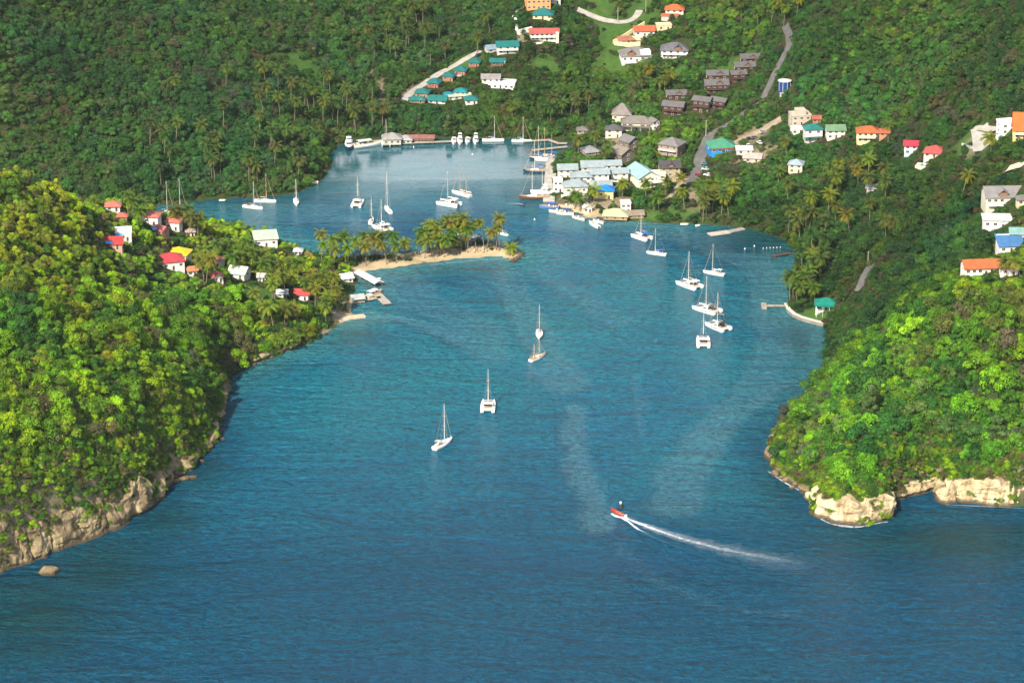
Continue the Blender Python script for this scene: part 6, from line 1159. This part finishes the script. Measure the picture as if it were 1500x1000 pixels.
# ---- everything else: one mass of woodland
def scatter(name, x, y, z, s3, rz, col, pid, meshes):
    me = bpy.data.meshes.new(name); n_ = len(x); me.vertices.add(n_); me.vertices.foreach_set('co', np.stack([x, y, z], 1).astype(np.float32).ravel())
    for k, tp, d, f in (('scl', 'FLOAT_VECTOR', s3, 'vector'), ('tint', 'FLOAT_COLOR', np.column_stack([col, np.ones(n_)]), 'color')):
        a = me.attributes.new(k, tp, 'POINT'); a.data.foreach_set(f, d.astype(np.float32).ravel())
    a = me.attributes.new('rz', 'FLOAT_VECTOR', 'POINT'); a.data.foreach_set('vector', np.column_stack([0 * rz, 0 * rz, rz]).astype(np.float32).ravel())
    a = me.attributes.new('pid', 'INT', 'POINT'); a.data.foreach_set('value', pid.astype(np.int32))
    me.materials.append(lm); o = link(name, me)
    ng = bpy.data.node_groups.new(name, 'GeometryNodeTree'); ng.interface.new_socket('Geometry', in_out='INPUT', socket_type='NodeSocketGeometry'); ng.interface.new_socket('Geometry', in_out='OUTPUT', socket_type='NodeSocketGeometry')
    gi = ng.nodes.new('NodeGroupInput'); go = ng.nodes.new('NodeGroupOutput'); jn = ng.nodes.new('GeometryNodeJoinGeometry')
    def na(nm, dt):
        q = ng.nodes.new('GeometryNodeInputNamedAttribute'); q.data_type = dt; q.inputs[0].default_value = nm; return q.outputs[0]
    sc_, rz_, pi_ = na('scl', 'FLOAT_VECTOR'), na('rz', 'FLOAT_VECTOR'), na('pid', 'INT')
    e2r = ng.nodes.new('FunctionNodeEulerToRotation'); ng.links.new(rz_, e2r.inputs[0])
    for k, src in enumerate(meshes):
        oi = ng.nodes.new('GeometryNodeObjectInfo'); oi.inputs['Object'].default_value = src; oi.inputs['As Instance'].default_value = True; oi.transform_space = 'ORIGINAL'
        cmp_ = ng.nodes.new('FunctionNodeCompare'); cmp_.data_type = 'INT'; cmp_.operation = 'EQUAL'
        ins_ = [i for i in cmp_.inputs if i.type == 'INT']; ng.links.new(pi_, ins_[0]); ins_[1].default_value = k
        ip = ng.nodes.new('GeometryNodeInstanceOnPoints')
        ng.links.new(gi.outputs[0], ip.inputs['Points']); ng.links.new(cmp_.outputs[0], ip.inputs['Selection']); ng.links.new(oi.outputs['Geometry'], ip.inputs['Instance']); ng.links.new(e2r.outputs[0], ip.inputs['Rotation']); ng.links.new(sc_, ip.inputs['Scale'])
        ng.links.new(ip.outputs[0], jn.inputs[0])
    ng.links.new(jn.outputs[0], go.inputs[0])
    md = o.modifiers.new('scatter', 'NODES'); md.node_group = ng
    return o
# source crowns: one tree of each crown shape
SRC = {}
for o in bpy.data.objects:
    if o.name.split('.')[0] == 'crown' and o.data not in SRC: SRC[o.data] = o
srcs = [SRC[c] for c in CROWNS + [BARE] if c in SRC]; allm = [c for c in CROWNS + [BARE] if c in SRC]
pid = np.array([allm.index(BARE if bare[q] and BARE in allm else CROWNS[proto[q]]) for q in range(N)])
m = ~ismain
wood = scatter('woodland', tx[m], ty[m], tz[m] - .3, np.column_stack([rad[m], rad[m], hz[m]]), rot[m], tintc[m], pid[m], srcs)
tag(wood, 'dense tropical woodland of mixed greens covering the hills round the bay', 'woodland', kind='stuff')
# ---- low scrub on the ground between the trees
bx, by = jitter_grid(3.6); bz = H(bx, by); sdb = SD(bx, by, DD)
qx, qy = proj(bx, by, bz + 1)
okb = (SD(bx, by, WET.astype(float)) < .5) & (bz > .4) & (sdb > 1.0) & (qx > -120) & (qx < 1620) & (qy > -60) & (qy < 880) & (fr.uniform(0, 1, len(bx)) > np.maximum(SD(bx, by, GRASS) * .93, np.maximum(SD(bx, by, SAND) * .99, SD(bx, by, EARTH) * .8)))
# thick scrub hanging on the steep banks above the cliffs
ex, ey = jitter_grid(1.35, x0=-260, x1=320, y0=1040, y1=1420); ed = SD(ex, ey, DD); ec = SD(ex, ey, CH); ez = H(ex, ey); vx, vy = proj(ex, ey, ez)
em = (SD(ex, ey, WET.astype(float)) < .5) & (ec > 1.5) & (ed > .8) & (ed < 20) & (vx > -100) & (vx < 1600) & (fr.uniform(0, 1, len(ex)) < .55 + .9 * fbm(ex / 9, ey / 9, 61))
bx, by, bz, okb = np.concatenate([bx, ex]), np.concatenate([by, ey]), np.concatenate([bz, ez]), np.concatenate([okb, em])
for (x, y, r_) in CLEAR: okb &= np.hypot(bx - x, by - y) > r_ + .4
bx, by, bz = bx[okb], by[okb], bz[okb]; n2 = len(bx); br = fr.uniform(1.1, 3.0, n2)
ux, uy = proj(bx, by, bz + br)
for (a0, b0, a1, b1, yy) in LOW: br = np.where((by < yy) & (ux > a0) & (ux < a1) & (uy < b1 + 1) & (uy > b0 - 12), np.minimum(br, .9), br)
cb = np.array(PAL[0] + PAL[3])[np.where(by < 1260, fr.choice([1, 2, 3, 4, 0], n2), 6 + fr.choice([0, 1, 2, 3, 4], n2))] * fr.uniform(.7, 1.2, (n2, 1))
sc_ = scatter('undergrowth', bx, by, bz - .25 * br, np.column_stack([br, br, br * fr.uniform(.7, 1.2, n2)]), fr.uniform(0, 6.28, n2), cb, fr.randint(0, 6, n2) % len(srcs), srcs)
tag(sc_, 'low green scrub and bushes growing between the trees on the slopes', 'undergrowth', kind='stuff')
print('TREES', N, 'scrub', n2)
# ------------------------------------------------------------------ clouds behind and above the camera that shade the far hills
cm_ = bpy.data.materials.new('cloud'); t, n, l, b = nodes(cm_); b.inputs['Base Color'].default_value = (.85, .85, .85, 1); b.inputs['Roughness'].default_value = 1; b.inputs['Specular IOR Level'].default_value = 0
oc = n.new('ShaderNodeTexCoord').outputs['Object']; sx = n.new('ShaderNodeSeparateXYZ'); l.new(oc, sx.inputs[0])
ln = n.new('ShaderNodeVectorMath'); ln.operation = 'LENGTH'; l.new(vmath(n, l, 'MULTIPLY', oc, (1, 1, 0)), ln.inputs[0]); nz = noise(n, l, oc, 2.2, 5, .6)
ed_ = fmath(n, l, 'ADD', ln.outputs['Value'], fmath(n, l, 'MULTIPLY', fmath(n, l, 'SUBTRACT', nz.outputs[0], .5), .9)); mr = n.new('ShaderNodeMapRange'); mr.inputs[1].default_value = 1.0; mr.inputs[2].default_value = .35; mr.inputs[3].default_value = 0; mr.inputs[4].default_value = .11; l.new(ed_, mr.inputs[0]); l.new(mr.outputs[0], b.inputs['Alpha'])
TS = np.array([-math.sin(R(SUN_AZ)) * math.cos(R(SUN_EL)), -math.cos(R(SUN_AZ)) * math.cos(R(SUN_EL)), math.sin(R(SUN_EL))])
def cloud(cx, cy, rx, ry, label, z=1000.0, seed=0):
    import bmesh
    bm = bmesh.new(); bmesh.ops.create_icosphere(bm, subdivisions=4, radius=1)
    for v in bm.verts:
        d = v.co.normalized(); k = 1 + .5 * (float(fbm(np.array(d.x * 2.2 + seed * 5), np.array(d.y * 2.2 + d.z), seed)) - .45); v.co = d * k; v.co.z *= 1 if v.co.z > 0 else .35
    me = bpy.data.meshes.new('cloud'); bm.to_mesh(me); bm.free(); me.materials.append(cm_); o = link('cloud', me, None, (cx + TS[0] / TS[2] * z, cy + TS[1] / TS[2] * z, z)); o.scale = (rx * 1.15, ry * 1.15, 45); tag(o, kind='structure')
cloud(-200, 1730, 210, 165, 'cloud', seed=1); cloud(70, 1800, 200, 160, 'cloud', 1080, seed=2); cloud(230, 1690, 95, 190, 'cloud', 1040, seed=3); cloud(165, 1385, 100, 160, 'cloud', 960, seed=4)
# ------------------------------------------------------------------ the air over the bay
hm = bpy.data.materials.new('haze'); hm.use_nodes = True; t = hm.node_tree; t.nodes.remove(t.nodes['Principled BSDF']); pv = t.nodes.new('ShaderNodeVolumePrincipled'); pv.inputs['Color'].default_value = (.82, .92, .95, 1); pv.inputs['Density'].default_value = HAZE; pv.inputs['Anisotropy'].default_value = .2; t.links.new(pv.outputs[0], t.nodes['Material Output'].inputs['Volume'])
tag(MB().box((0, 1150, 247), (2300, 2900, 528)).build('haze', hm), kind='stuff')
